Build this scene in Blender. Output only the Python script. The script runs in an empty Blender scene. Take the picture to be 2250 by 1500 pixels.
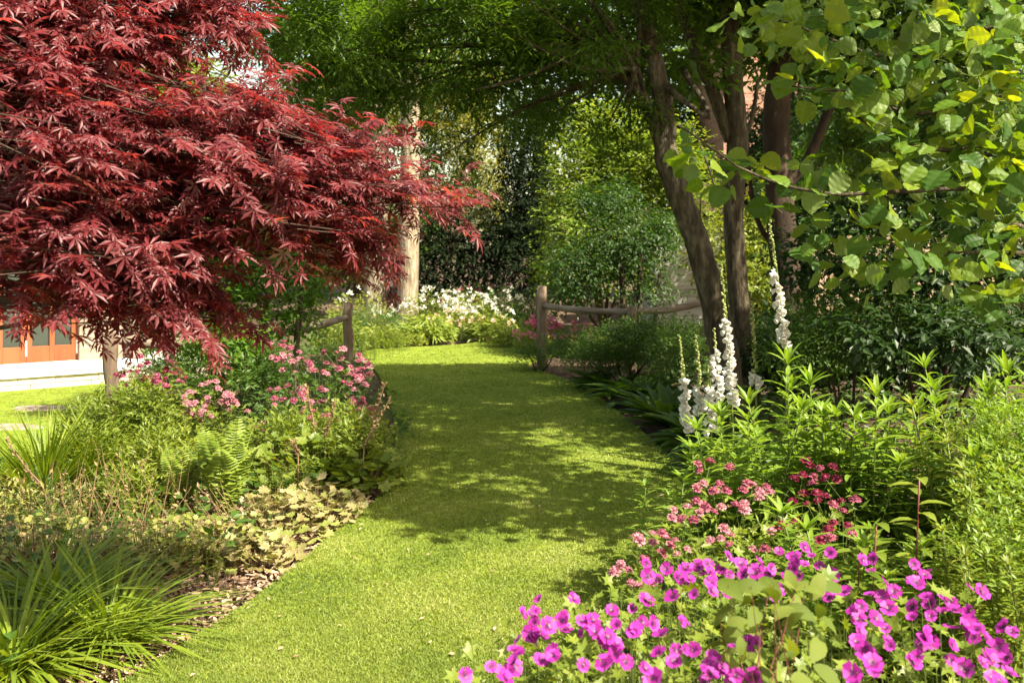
import bpy, math, random
import numpy as np
from mathutils import Vector
rng = np.random.default_rng(11); random.seed(5)
scene = bpy.context.scene
COL = scene.collection
# ------------------------------------------------------------------ camera, sky, sun, exposure
F, H, HZ = 2187.0, 1.45, 550.0            # focal length in photo pixels, eye height, horizon row
cam = bpy.data.cameras.new('camera'); camo = bpy.data.objects.new('camera', cam); COL.objects.link(camo)
cam.sensor_width = 36; cam.lens = 36*F/2250; cam.shift_y = -(750-HZ)/2250
cam.clip_end = 3000; camo.location = (0, 0, H); camo.rotation_euler = (math.pi/2, 0, 0)
cam.dof.use_dof = True; cam.dof.focus_distance = 4.6; cam.dof.aperture_fstop = 5.6
scene.camera = camo
EL = math.radians(50); SH = np.array([0.80, -0.60])
S = np.array([SH[0]*math.cos(EL), SH[1]*math.cos(EL), math.sin(EL)])
w = bpy.data.worlds.new('World'); scene.world = w; w.use_nodes = True
nt = w.node_tree; sky = nt.nodes.new('ShaderNodeTexSky'); sky.sky_type = 'NISHITA'; sky.sun_disc = False
sky.sun_elevation = EL; sky.sun_rotation = math.atan2(S[0], S[1]); sky.dust_density = 2.0
bg = nt.nodes['Background']; bg.inputs[1].default_value = 0.115
wm = nt.nodes.new('ShaderNodeMix'); wm.data_type = 'RGBA'; wm.blend_type = 'MULTIPLY'; wm.inputs[0].default_value = 1; wm.clamp_result = False
wm.inputs[7].default_value = (1.25, 1.05, .72, 1); nt.links.new(sky.outputs[0], wm.inputs[6]); nt.links.new(wm.outputs[2], bg.inputs[0])   # warm colour grade multiplied into the sky light
sl = bpy.data.lights.new('sun', 'SUN'); sl.energy = 5.0; sl.angle = math.radians(0.5); sl.color = (1, .92, .74)
so = bpy.data.objects.new('sun', sl); COL.objects.link(so); so.rotation_euler = Vector(S).to_track_quat('Z', 'Y').to_euler()
scene.view_settings.view_transform = 'Standard'; scene.view_settings.look = 'None'
scene.view_settings.gamma = 1; scene.view_settings.exposure = 1.75
scene.render.engine = 'CYCLES'
scene.cycles.max_bounces = 8; scene.cycles.diffuse_bounces = 4; scene.cycles.transmission_bounces = 4; scene.cycles.transparent_max_bounces = 4

# ------------------------------------------------------------------ helpers
def P(px, py, Y):
    return np.array([(px-1125)/F*Y, Y, H-(py-HZ)/F*Y])
def GP(px, py):
    Y = F*H/(py-HZ); return np.array([(px-1125)/F*Y, Y, 0.0])
def nrm(a):
    return a/np.maximum(np.linalg.norm(a, axis=-1, keepdims=True), 1e-9)
def frames(d, up):
    d = nrm(d); s = nrm(np.cross(d, up)+1e-6); n = np.cross(s, d)
    return np.stack([s, d, n], axis=-1)
def catmull(pts, k=6):
    pts = np.array(pts, float); q = np.vstack([2*pts[0]-pts[1], pts, 2*pts[-1]-pts[-2]]); out = []
    for i in range(1, len(q)-2):
        for t in np.linspace(0, 1, k, endpoint=False):
            a, b, c, d = q[i-1], q[i], q[i+1], q[i+2]
            out.append(.5*((2*b)+(-a+c)*t+(2*a-5*b+4*c-d)*t*t+(-a+3*b-3*c+d)*t**3))
    out.append(pts[-1]); return np.array(out)
def inpoly(x, y, poly):
    poly = np.asarray(poly)[:, :2]; r = np.zeros(len(x), bool); j = len(poly)-1
    for i in range(len(poly)):
        xi, yi = poly[i]; xj, yj = poly[j]
        r ^= ((yi > y) != (yj > y)) & (x < (xj-xi)*(y-yi)/(yj-yi+1e-12)+xi); j = i
    return r
def rd(n):
    return nrm(rng.normal(size=(n, 3)))

class G:
    """collects vertices and faces, builds ONE mesh"""
    def __init__(s): s.v = []; s.f = []; s.n = 0
    def add(s, v, faces, mat=0, smooth=False):
        v = np.asarray(v, float)
        for fa in faces:
            fa = np.asarray(fa, int)
            if len(fa): s.f.append((fa+s.n, mat, smooth))
        s.v.append(v); s.n += len(v); return s
    def scat(s, T, pos, d, up, size, mat=0, smooth=False):
        pos = np.asarray(pos, float); N = len(pos)
        if N == 0: return s
        R = frames(np.asarray(d, float), np.asarray(up, float)); size = np.asarray(size, float)
        if size.ndim == 0: size = np.full(N, float(size))
        if size.ndim == 1: size = np.repeat(size[:, None], 3, 1)
        tv, tf = T; k = len(tv)
        L = tv[None]*size[:, None, :]
        V = np.einsum('nij,nkj->nki', R, L)+pos[:, None, :]
        off = (np.arange(N)*k)
        fs = [(np.asarray(f)[None]+off[:, None, None]).reshape(-1, np.asarray(f).shape[1]) for f in tf]
        return s.add(V.reshape(-1, 3), fs, mat, smooth)
    def tube(s, pts, rad, sides=8, mat=0, noise=0.0, cap=True):
        pts = np.asarray(pts, float); n = len(pts); rad = np.asarray(rad, float)
        if rad.ndim == 0: rad = np.full(n, float(rad))
        tg = nrm(np.gradient(pts, axis=0)); ref = np.array([1., .2, 0.])
        if abs(tg[0] @ nrm(ref)) > .9: ref = np.array([0., 1., .1])
        sx = nrm(np.cross(tg, ref)); sy = np.cross(tg, sx)
        a = np.linspace(0, 2*math.pi, sides, endpoint=False)
        rr = rad[:, None]*(1+noise*rng.normal(size=(n, sides)))
        V = pts[:, None]+rr[..., None]*(np.cos(a)[None, :, None]*sx[:, None]+np.sin(a)[None, :, None]*sy[:, None])
        i, j = np.meshgrid(np.arange(n-1), np.arange(sides), indexing='ij'); j2 = (j+1) % sides
        q = np.stack([i*sides+j, i*sides+j2, (i+1)*sides+j2, (i+1)*sides+j], -1).reshape(-1, 4)
        V = V.reshape(-1, 3); fs = [q]
        if cap:
            V = np.vstack([V, pts[-1:], pts[:1]]); c = n*sides; jj = np.arange(sides)
            fs.append(np.stack([(n-1)*sides+jj, (n-1)*sides+(jj+1) % sides, np.full(sides, c)], -1))
            fs.append(np.stack([(jj+1) % sides, jj, np.full(sides, c+1)], -1))
        return s.add(V, fs, mat, True)
    def box(s, c, size, yaw=0.0, mat=0, bev=0.0):
        c = np.asarray(c, float); hx, hy, hz = np.asarray(size, float)/2
        b = min(bev, hx*.9, hy*.9, hz*.9)
        if b <= 0:
            V = np.array([[x, y, z] for z in (-hz, hz) for y in (-hy, hy) for x in (-hx, hx)])
            f = [[0, 2, 3, 1], [4, 5, 7, 6], [0, 1, 5, 4], [2, 6, 7, 3], [0, 4, 6, 2], [1, 3, 7, 5]]; fs = [f]
        else:
            V = []; ring = [(-1, -1), (1, -1), (1, 1), (-1, 1)]
            for z, ins in ((-hz, b), (-hz+b, 0), (hz-b, 0), (hz, b)):
                for sx, sy in ring: V.append([sx*(hx-ins), sy*(hy-ins), z])
            V = np.array(V); f = []
            for k in range(3):
                for j in range(4): f.append([k*4+j, k*4+(j+1) % 4, k*4+4+(j+1) % 4, k*4+4+j])
            f += [[3, 2, 1, 0], [12, 13, 14, 15]]; fs = [f]
        ca, sa = math.cos(yaw), math.sin(yaw)
        V = V @ np.array([[ca, sa, 0], [-sa, ca, 0], [0, 0, 1]])+c
        return s.add(V, fs, mat)
    def mesh(s, name, mats, origin=(0, 0, 0)):
        me = bpy.data.meshes.new(name)
        v = (np.vstack(s.v)-np.asarray(origin, float)).astype(np.float32)
        me.vertices.add(len(v)); me.vertices.foreach_set('co', v.ravel())
        loops = np.concatenate([f.ravel() for f, _, _ in s.f]).astype(np.int32)
        tot = np.concatenate([np.full(len(f), f.shape[1]) for f, _, _ in s.f]).astype(np.int32)
        st = np.concatenate([[0], np.cumsum(tot)[:-1]]).astype(np.int32)
        mi = np.concatenate([np.full(len(f), m) for f, m, _ in s.f]).astype(np.int32)
        sm = np.concatenate([np.full(len(f), x) for f, _, x in s.f]).astype(bool)
        me.loops.add(len(loops)); me.polygons.add(len(tot))
        me.loops.foreach_set('vertex_index', loops); me.polygons.foreach_set('loop_start', st)
        me.polygons.foreach_set('material_index', mi); me.polygons.foreach_set('use_smooth', sm)
        for m in (mats if isinstance(mats, (list, tuple)) else [mats]): me.materials.append(m)
        me.update(calc_edges=True); me.validate(); return me

def tag(o, label=None, cat=None, group=None, kind=None):
    if label: o['label'] = label
    if cat: o['category'] = cat
    if group: o['group'] = group
    if kind: o['kind'] = kind
    return o
def thing(name, label, cat, loc=(0, 0, 0), group=None):
    o = bpy.data.objects.new(name, None); COL.objects.link(o); o.location = tuple(float(a) for a in loc)
    o.empty_display_size = .1
    return tag(o, label, cat, group)
def part(name, g, mats, parent=None, label=None):
    wo = np.zeros(3); p = parent
    while p is not None: wo = wo+np.array(p.location); p = p.parent
    me = g.mesh(name, mats, wo) if isinstance(g, G) else g
    o = bpy.data.objects.new(name, me); COL.objects.link(o); o.parent = parent
    if label: o['label'] = label
    return o
def inst(name, me, parent, wpos, rot=(0, 0, 0), sc=1.0):
    """a linked copy of a part; wpos is a world position (parents are unrotated)"""
    wo = np.zeros(3); p = parent
    while p is not None: wo = wo+np.array(p.location); p = p.parent
    o = bpy.data.objects.new(name, me); COL.objects.link(o); o.parent = parent
    o.location = tuple(np.asarray(wpos, float)-wo); o.rotation_euler = rot
    o.scale = (sc, sc, sc) if np.isscalar(sc) else sc
    return o
def rot_to(n, spin=0.0):
    q = Vector(n).to_track_quat('Z', 'Y'); e = q.to_matrix().to_4x4()
    from mathutils import Matrix
    return (e @ Matrix.Rotation(spin, 4, 'Z')).to_euler()

# ------------------------------------------------------------------ materials
def newmat(name):
    m = bpy.data.materials.new(name); m.use_nodes = True; n = m.node_tree; n.nodes.clear()
    return m, n, n.nodes.new('ShaderNodeOutputMaterial')
def ramp(n, cols):
    r = n.nodes.new('ShaderNodeValToRGB'); e = r.color_ramp.elements
    while len(e) < len(cols): e.new(.5)
    for i, c in enumerate(cols):
        e[i].position = i/(max(1, len(cols)-1)); e[i].color = (*c, 1)
    return r
def leafmat(name, cols, tint=(1.5, 1.5, .5), trans=.4, rough=.45, spec=.35, back=None, clump=.35, cscale=2.0, sheen=0):
    m, n, out = newmat(name); L = n.links
    ge = n.nodes.new('ShaderNodeNewGeometry'); oi = n.nodes.new('ShaderNodeObjectInfo')
    no = n.nodes.new('ShaderNodeTexNoise'); no.inputs['Scale'].default_value = cscale; no.inputs['Detail'].default_value = 1
    L.new(ge.outputs['Position'], no.inputs['Vector'])
    ad = n.nodes.new('ShaderNodeMath'); ad.operation = 'MULTIPLY_ADD'; L.new(oi.outputs['Random'], ad.inputs[0]); ad.inputs[1].default_value = 3.7
    L.new(ge.outputs['Random Per Island'], ad.inputs[2])
    fr = n.nodes.new('ShaderNodeMath'); fr.operation = 'FRACT'; L.new(ad.outputs[0], fr.inputs[0])
    mx = n.nodes.new('ShaderNodeMapRange'); L.new(no.outputs[0], mx.inputs[0]); mx.inputs[1].default_value = .3; mx.inputs[2].default_value = .7
    mi = n.nodes.new('ShaderNodeMix'); mi.inputs[0].default_value = clump; L.new(fr.outputs[0], mi.inputs[2]); L.new(mx.outputs[0], mi.inputs[3])
    r = ramp(n, cols); L.new(mi.outputs[0], r.inputs[0]); col = r.outputs[0]
    pb = n.nodes.new('ShaderNodeBsdfPrincipled'); pb.inputs['Roughness'].default_value = rough; pb.inputs['Specular IOR Level'].default_value = spec
    base = col
    if back:
        mb = n.nodes.new('ShaderNodeMix'); mb.data_type = 'RGBA'; L.new(ge.outputs['Backfacing'], mb.inputs[0]); L.new(col, mb.inputs[6]); mb.inputs[7].default_value = (*back, 1)
        base = mb.outputs[2]
    L.new(base, pb.inputs['Base Color'])
    if sheen: pb.inputs['Sheen Weight'].default_value = sheen
    tr = n.nodes.new('ShaderNodeBsdfTranslucent')
    mu = n.nodes.new('ShaderNodeMix'); mu.data_type = 'RGBA'; mu.blend_type = 'MULTIPLY'; mu.inputs[0].default_value = 1; mu.clamp_result = False
    L.new(col, mu.inputs[6]); mu.inputs[7].default_value = (*tint, 1); L.new(mu.outputs[2], tr.inputs[0])
    ms = n.nodes.new('ShaderNodeMixShader'); ms.inputs[0].default_value = trans
    L.new(pb.outputs[0], ms.inputs[1]); L.new(tr.outputs[0], ms.inputs[2]); L.new(ms.outputs[0], out.inputs[0])
    return m
def solidmat(name, cols, scale=8.0, stretch=(1, 1, 1), rough=.8, bump=.3, spec=.3, detail=6, lo=.3, hi=.7, dist=.02):
    m, n, out = newmat(name); L = n.links
    tc = n.nodes.new('ShaderNodeNewGeometry'); mp = n.nodes.new('ShaderNodeMapping'); mp.inputs['Scale'].default_value = stretch
    L.new(tc.outputs['Position'], mp.inputs[0])
    no = n.nodes.new('ShaderNodeTexNoise'); no.inputs['Scale'].default_value = scale; no.inputs['Detail'].default_value = detail; no.inputs['Roughness'].default_value = .65
    L.new(mp.outputs[0], no.inputs['Vector'])
    mr = n.nodes.new('ShaderNodeMapRange'); mr.inputs[1].default_value = lo; mr.inputs[2].default_value = hi; L.new(no.outputs[0], mr.inputs[0])
    r = ramp(n, cols); L.new(mr.outputs[0], r.inputs[0])
    pb = n.nodes.new('ShaderNodeBsdfPrincipled'); pb.inputs['Roughness'].default_value = rough; pb.inputs['Specular IOR Level'].default_value = spec
    L.new(r.outputs[0], pb.inputs['Base Color'])
    bp = n.nodes.new('ShaderNodeBump'); bp.inputs['Strength'].default_value = bump; bp.inputs['Distance'].default_value = dist; L.new(no.outputs[0], bp.inputs['Height']); L.new(bp.outputs[0], pb.inputs['Normal'])
    L.new(pb.outputs[0], out.inputs[0]); return m

M = {}
M['maple'] = leafmat('red_maple_leaf', [(.030, .005, .012), (.085, .017, .032), (.25, .12, .14), (.48, .33, .345)], tint=(2.8, .35, .25), trans=.24, rough=.5, spec=.5, back=(.10, .012, .016), clump=.15)  # pale pink ramp end paints the sky sheen on leaf tops into the colour
M['canopy'] = leafmat('canopy_leaf', [(.032, .064, .011), (.056, .102, .015), (.090, .145, .020)], tint=(2.3, 2.3, .6), trans=.5, rough=.42)
M['hazel'] = leafmat('hazel_leaf', [(.022, .058, .009), (.05, .11, .012), (.09, .16, .013), (.17, .22, .018)], tint=(2.6, 2.1, .3), trans=.42, rough=.5, spec=.3, back=(.16, .22, .06), clump=.2)
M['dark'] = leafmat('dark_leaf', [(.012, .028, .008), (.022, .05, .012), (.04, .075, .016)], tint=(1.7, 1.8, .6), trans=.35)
M['mid'] = leafmat('mid_green_leaf', [(.03, .07, .012), (.055, .11, .016), (.09, .15, .02)], tint=(1.7, 1.7, .5))
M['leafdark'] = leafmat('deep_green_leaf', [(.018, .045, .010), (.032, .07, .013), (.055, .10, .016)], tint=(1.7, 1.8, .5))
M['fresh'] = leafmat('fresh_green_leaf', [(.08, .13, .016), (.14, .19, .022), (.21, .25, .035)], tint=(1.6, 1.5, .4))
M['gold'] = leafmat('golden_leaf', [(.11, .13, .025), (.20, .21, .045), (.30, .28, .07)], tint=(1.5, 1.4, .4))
M['conifer'] = leafmat('conifer_spray', [(.004, .008, .003), (.008, .015, .005), (.015, .026, .008)], spec=.08, trans=.1, rough=.6)  # near black: the shade on the hedge is put into its leaf colour
M['lance'] = leafmat('lance_leaf', [(.10, .18, .022), (.16, .25, .030), (.23, .31, .05)], tint=(1.6, 1.6, .4), rough=.42)
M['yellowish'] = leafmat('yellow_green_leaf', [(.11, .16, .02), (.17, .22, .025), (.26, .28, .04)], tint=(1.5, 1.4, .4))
M['sprig'] = leafmat('olive_green_leaf', [(.065, .10, .016), (.105, .14, .022), (.15, .18, .036)], tint=(1.6, 1.5, .4), trans=.35, rough=.65, spec=.15)
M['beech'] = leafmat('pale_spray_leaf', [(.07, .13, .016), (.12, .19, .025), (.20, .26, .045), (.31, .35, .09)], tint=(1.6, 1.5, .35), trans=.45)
M['shrubgreen'] = leafmat('sun_lightened_leaf', [(.05, .115, .016), (.085, .165, .02), (.13, .21, .028)], tint=(2.0, 2.0, .5), trans=.5)  # leaf colour lightened to stand in for sun that the crown blocks
M['fern'] = leafmat('fern_leaf', [(.14, .21, .024), (.20, .27, .034), (.28, .33, .06)], tint=(1.5, 1.4, .35), clump=.2)
M['grass'] = leafmat('tuft_blade', [(.09, .15, .014), (.15, .22, .018), (.24, .29, .03)], tint=(1.6, 1.5, .4), trans=.35)
M['lawn'] = leafmat('lawn_blade', [(.072, .122, .016), (.14, .195, .028), (.22, .265, .048), (.35, .36, .13)], tint=(1.4, 1.3, .3), trans=.3, rough=.55, clump=.5, cscale=1.7)
M['olive'] = leafmat('olive_leaf', [(.09, .11, .02), (.16, .19, .03), (.25, .26, .06), (.24, .18, .08), (.34, .34, .15)], tint=(1.5, 1.3, .4), trans=.3, clump=.15)
M['brownleaf'] = leafmat('bronze_leaf', [(.10, .075, .03), (.18, .16, .05), (.34, .28, .14), (.18, .21, .045), (.28, .30, .09)], tint=(1.4, 1.2, .5), trans=.25, clump=.2)
M['dry'] = leafmat('dry_litter', [(.16, .09, .055), (.34, .22, .145), (.52, .38, .27)], tint=(1, .8, .6), trans=.05, rough=.8)
M['mulch'] = leafmat('bark_mulch', [(.03, .016, .011), (.065, .036, .024), (.12, .07, .045)], tint=(1, .8, .6), trans=.0, rough=.85)
M['magenta'] = leafmat('magenta_petal', [(.25, .012, .20), (.36, .026, .30), (.48, .06, .42)], tint=(1.3, .9, 1.3), trans=.35, rough=.5, spec=.2, clump=.1)
M['magdeep'] = leafmat('deep_magenta_petal', [(.14, .006, .10), (.22, .010, .17), (.32, .03, .26)], tint=(1.3, .8, 1.2), trans=.3, rough=.5, spec=.2, clump=.1)
M['eye'] = leafmat('dark_flower_eye', [(.05, .002, .05), (.09, .004, .07)], trans=.1)
M['pinkfl'] = leafmat('pink_bract', [(.30, .09, .14), (.42, .17, .21), (.54, .30, .33)], tint=(1.2, .8, .8), trans=.3, rough=.6)
M['rosefl'] = leafmat('rose_bract', [(.18, .03, .065), (.30, .07, .12), (.44, .16, .20)], tint=(1.2, .7, .7), trans=.3, rough=.6)
M['crimfl'] = leafmat('crimson_bract', [(.11, .006, .025), (.19, .012, .045), (.30, .04, .08)], tint=(1.2, .5, .6), trans=.3, rough=.6)
M['white'] = leafmat('white_petal', [(.70, .68, .62), (.82, .80, .76)], tint=(1, 1, .9), trans=.3, rough=.55)
M['bud'] = leafmat('green_bud', [(.28, .34, .09), (.42, .46, .16), (.55, .56, .28)], tint=(1.2, 1.2, .5), trans=.3)
M['softpink'] = leafmat('pale_pink_petal', [(.62, .42, .42), (.75, .60, .56)], trans=.3)
M['hotpink'] = leafmat('hot_pink_petal', [(.50, .10, .30), (.66, .22, .44)], trans=.3)
M['stem'] = leafmat('green_stem', [(.09, .13, .03), (.14, .18, .04)], trans=.1)
M['redstem'] = leafmat('red_stem', [(.12, .03, .03), (.18, .05, .04)], trans=.05)
M['tanstem'] = leafmat('tan_stem', [(.16, .10, .05), (.28, .19, .09)], trans=.05, rough=.7)
M['bark'] = solidmat('grey_brown_bark', [(.018, .013, .008), (.06, .045, .026), (.16, .135, .085)], 20, (1, 1, .28), .9, 1.0, dist=.04)
M['barkpale'] = solidmat('pale_bark', [(.10, .075, .048), (.26, .21, .14), (.42, .36, .27)], 11, (1, 1, .25), .9, 1.0, dist=.06)
M['barkred'] = solidmat('reddish_bark', [(.016, .010, .007), (.036, .022, .015), (.07, .045, .03)], 8, (1, 1, .35), .9, .7)
M['twig'] = solidmat('dark_twig', [(.03, .018, .014), (.07, .045, .03)], 20, rough=.8)
M['wood'] = solidmat('weathered_wood', [(.065, .045, .03), (.14, .10, .07), (.24, .19, .14)], 14, (1, 1, .12), .85, .5, dist=.01)
M['woodrail'] = solidmat('weathered_rail', [(.08, .06, .04), (.17, .13, .095), (.27, .22, .17)], 14, (.2, .2, 1.5), .85, .5, dist=.01)
M['soil'] = solidmat('soil', [(.035, .020, .013), (.085, .052, .034), (.17, .11, .075)], 9, rough=.95, bump=.9, dist=.05)
M['lawnbase'] = solidmat('lawn_base', [(.075, .115, .012), (.135, .18, .018), (.205, .24, .03)], 14, rough=.9, bump=.6, spec=.1)
M['door'] = solidmat('red_brown_timber', [(.17, .042, .016), (.23, .062, .024), (.28, .085, .034)], 6, (1, 1, .15), .5, .1)
M['stone'] = solidmat('pale_stone', [(.40, .32, .23), (.56, .47, .36), (.68, .60, .49)], 6, rough=.85, bump=.4)
M['paving'] = solidmat('pale_paving', [(.60, .56, .49), (.72, .68, .61), (.80, .77, .72)], 3, rough=.8, bump=.2)
M['pier'] = solidmat('grey_stone', [(.15, .12, .09), (.24, .195, .15), (.33, .28, .22)], 7, rough=.85, bump=.4)
M['siding'] = solidmat('white_board', [(.30, .28, .25), (.42, .40, .37), (.52, .50, .47)], 5, (.3, .3, 3), .7, .2)
M['brick'] = solidmat('pink_brick', [(.32, .15, .10), (.42, .23, .16), (.50, .32, .24)], 12, rough=.9)
M['roof'] = solidmat('brown_roof', [(.07, .045, .035), (.13, .08, .06)], 5, rough=.9)
M['plank'] = solidmat('tan_fence_board', [(.22, .14, .085), (.34, .235, .15), (.44, .33, .23)], 10, (1, 1, .12), .85, .3)
M['white_paint'] = solidmat('white_paint', [(.76, .75, .72), (.82, .81, .78)], 5, rough=.5, bump=.05)
def glassmat():
    m, n, out = newmat('window_glass'); pb = n.nodes.new('ShaderNodeBsdfPrincipled')
    pb.inputs['Base Color'].default_value = (.05, .06, .05, 1); pb.inputs['Roughness'].default_value = .06; pb.inputs['Specular IOR Level'].default_value = 1.0
    pb.inputs['Coat Weight'].default_value = .6; n.links.new(pb.outputs[0], out.inputs[0]); return m
M['glass'] = glassmat()

# ------------------------------------------------------------------ leaf templates (along +Y, face +Z, unit length)
def T(v, *f): return (np.array(v, float), [np.array(a, int) for a in f])
L4 = T([(0, 0, 0), (-.26, .42, .05), (.26, .42, .05), (0, 1, -.06), (0, .45, -.02)], [(0, 4, 1), (0, 2, 4), (1, 4, 3), (4, 2, 3)])
LN = T([(0, 0, 0), (-.15, .45, .03), (.15, .45, .03), (0, 1, -.05), (0, .45, -.01)], [(0, 4, 1), (0, 2, 4), (1, 4, 3), (4, 2, 3)])
def strip(prof, droop=.0, fold=.0):
    """leaf from (t, halfwidth) profile; the midrib bends down by droop*t^2"""
    v = []; f = []
    for t, hw in prof:
        z = -droop*t*t
        v += [(-hw, t, z+fold*hw), (0, t, z), (hw, t, z+fold*hw)]
    for i in range(len(prof)-1):
        a = 3*i; f += [(a, a+1, a+4, a+3), (a+1, a+2, a+5, a+4)]
    return T(v, f)
LANCE = strip([(0, .02), (.25, .085), (.55, .10), (.82, .06), (1, .006)], .28, .35)
STRAP = strip([(0, .035), (.2, .11), (.5, .15), (.75, .11), (1, .01)], .45, .4)
BLADE = strip([(0, .018), (.35, .022), (.7, .016), (1, .002)], .35, .3)
BLADE2 = strip([(0, .022), (.35, .029), (.65, .022), (1, .002)], .75, .3)
OVAL = strip([(0, .03), (.12, .17), (.35, .28), (.6, .28), (.82, .16), (1, .01)], .35, .22)
def hazel_leaf():
    t = np.array([0, .06, .16, .28, .4, .52, .64, .75, .85, .93, 1.0]); wv = np.array([.05, .26, .40, .46, .48, .47, .43, .36, .26, .14, .0])
    v = []; f = []
    for i, (a, b) in enumerate(zip(t, wv)):
        z = -.22*a*a; k = (.016 if i % 2 else -.010)
        v += [(-b, a-.05*(b > .1)+(.03 if i % 2 else 0), z+.12*b+k), (-b*.5, a, z+.10*b+k*.6), (0, a, z), (b*.5, a, z+.10*b+k*.6), (b, a-.05*(b > .1)+(.03 if i % 2 else 0), z+.12*b+k)]
    for i in range(len(t)-1):
        for j in range(4):
            a = i*5+j; f.append((a, a+1, a+6, a+5))
    return T(v, f)
HAZEL = hazel_leaf()
def maple_leaf(seed=0):
    r = random.Random(seed); v = [(0, 0, 0)]; ang = [-128, -84, -42, 0, 42, 84, 128]; ln = [.42, .72, .92, 1.0, .92, .72, .42]; f = []
    cx = (0, .0)
    for i, (a, l) in enumerate(zip(ang, ln)):
        a = math.radians(a+r.uniform(-5, 5)); l *= r.uniform(.92, 1.05); s, c = math.sin(a), math.cos(a); px, py = c, -s
        wv = .105*(1 if l > .5 else .8); z = -.30*l*l+r.uniform(-.04, .04)
        b = len(v)
        v += [(s*l*.28-px*.055, c*l*.28-py*.055, -.02), (s*l*.58-px*wv, c*l*.58-py*wv, z*.4+.03), (s*l, c*l, z), (s*l*.58+px*wv, c*l*.58+py*wv, z*.4+.03), (s*l*.28+px*.055, c*l*.28+py*.055, -.02), (s*l*.58, c*l*.58, z*.4-.01)]
        f += [(0, b, b+5), (b, b+1, b+5), (b+1, b+2, b+5), (b+2, b+3, b+5), (b+3, b+4, b+5), (b+4, 0, b+5)]
    return T(v, f)
MAPLES = [maple_leaf(i) for i in range(4)]
def lobed_leaf(n=7, depth=.3):
    v = [(0, .35, -.04)]; k = n*2; f = []
    for i in range(k+1):
        a = math.radians(-150+300*i/k); r = .52*(1 if i % 2 else 1-depth)
        v.append((math.sin(a)*r, .35+math.cos(a)*r, .05 if i % 2 else 0))
    v.append((0, .02, 0)); m = len(v)-1
    for i in range(1, k+1): f.append((0, i, i+1))
    f.append((0, m, 1)); f.append((0, k+1, m)); return T(v, f)
LOBE = lobed_leaf(); PALM = lobed_leaf(5, .55)
CYL = None
def cyl():
    v = []; f = []
    for y, r in ((0, 1), (.5, .8), (1, .45)):
        for j in range(4): a = j*math.pi/2; v.append((math.cos(a)*r, y, math.sin(a)*r))
    for k in range(2):
        for j in range(4): f.append((k*4+j, k*4+4+j, k*4+4+(j+1) % 4, k*4+(j+1) % 4))
    return T(v, f)
CYL = cyl()
def rods(g, p0, p1, r, mat=0):
    p0 = np.asarray(p0, float); p1 = np.asarray(p1, float); d = p1-p0; ln = np.linalg.norm(d, axis=1)
    up = np.tile([.31, .2, .1], (len(d), 1)); r = np.broadcast_to(np.asarray(r, float), ln.shape)
    return g.scat(CYL, p0, d, up, np.stack([r, ln, r], 1), mat, True)

# ------------------------------------------------------------------ where the sun must reach the ground
def shade_ok(c, lance=True):
    """True where a leaf cluster's shadow falls on ground that is shaded in the garden"""
    g0 = c-S[None]*(c[:, 2:3]/S[2]); g5 = c-S[None]*((c[:, 2:3]-.5)/S[2])
    x, y = g0[:, 0], g0[:, 1]
    fing = .35*np.sin(x*5.1+1)+.25*np.sin(x*11.3)
    bad = (y < 5.05+fing) & (x < 1.0) & (y > -3)
    bad |= (y > 12.35+.05*np.sin(x*3)) & (y < 17.6) & (x < 1.6) & (x > -3.6)
    bad |= (x < -4.25) & (y > 9.3) & (y < 12)
    x, y = g5[:, 0], g5[:, 1]
    edge = np.interp(y, [3, 5, 6, 7, 9, 11], [-1.1, -.95, -.85, -.95, -1.2, -1.6])
    bad |= (x < edge) & (y < 8.2) & (y > 2) & (x > -4.5)
    bad |= (y > 13) & (y < 19) & (x < 1.3) & (x > -3.6)
    if lance: bad |= (x > .3) & (x < 3.2) & (y > 1.4) & (y < 4.5) & (rng.random(len(x)) < .85)
    for q, r in LIT:
        v = c-q; t = v @ S; dd = np.linalg.norm(v-t[:, None]*S, axis=1); bad |= (t > 0) & (dd < r)
    return ~bad
LIT = [(P(1570, 800, 6.0), .38), (P(1600, 700, 6.0), .30), (P(1705, 590, 6.25), .2), (P(1475, 350, 8), .24), (P(900, 560, 19), 1.2), (P(1000, 690, 16), 1.0), (P(1300, 400, 17.5), 2.3), (P(1450, 350, 17.5), 1.2), (P(1100, 380, 24.5), 2.0), (P(960, 300, 24), 2.2), (P(1550, 400, 14), .8), (P(1300, 740, 10.4), .35)]

def clusters(blobs, n, shell=2.2, ok=None):
    """twig centres inside a list of ellipsoids (centre, radii, weight)"""
    c = np.array([b[0] for b in blobs], float); r = np.array([b[1] for b in blobs], float)
    wt = np.array([b[2] if len(b) > 2 else np.prod(b[1])**(2/3) for b in blobs], float); wt /= wt.sum()
    k = rng.choice(len(blobs), n, p=wt); d = rd(n); rad = rng.random(n)**(1/shell)
    p = c[k]+d*r[k]*rad[:, None]; out = nrm(d/r[k])
    if ok is not None:
        m = ok(p); p, out = p[m], out[m]
    return p, out
def leaves(p, out, per, tl, droop=.3, flat=1.0, rough=.5, side=.8):
    """leaves set along a twig at each centre: positions, directions, ups"""
    n = len(p); td = nrm(out*.7+rd(n)*.8-np.array([0, 0, droop])); t = (np.arange(per)+.5)/per
    pos = p[:, None]+td[:, None]*(t[None, :, None]-.3)*tl
    sd = nrm(np.cross(td, np.array([0, 0, 1.])+rd(n)*.2)); sg = np.where(np.arange(per) % 2, 1, -1)
    d = td[:, None]*.6+sd[:, None]*sg[None, :, None]*side+rd(n*per).reshape(n, per, 3)*rough-np.array([0, 0, droop])
    up = np.array([0, 0, 1.])*flat+rd(n*per).reshape(n, per, 3)*rough+out[:, None]*.35
    return pos.reshape(-1, 3), d.reshape(-1, 3), up.reshape(-1, 3)
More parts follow.
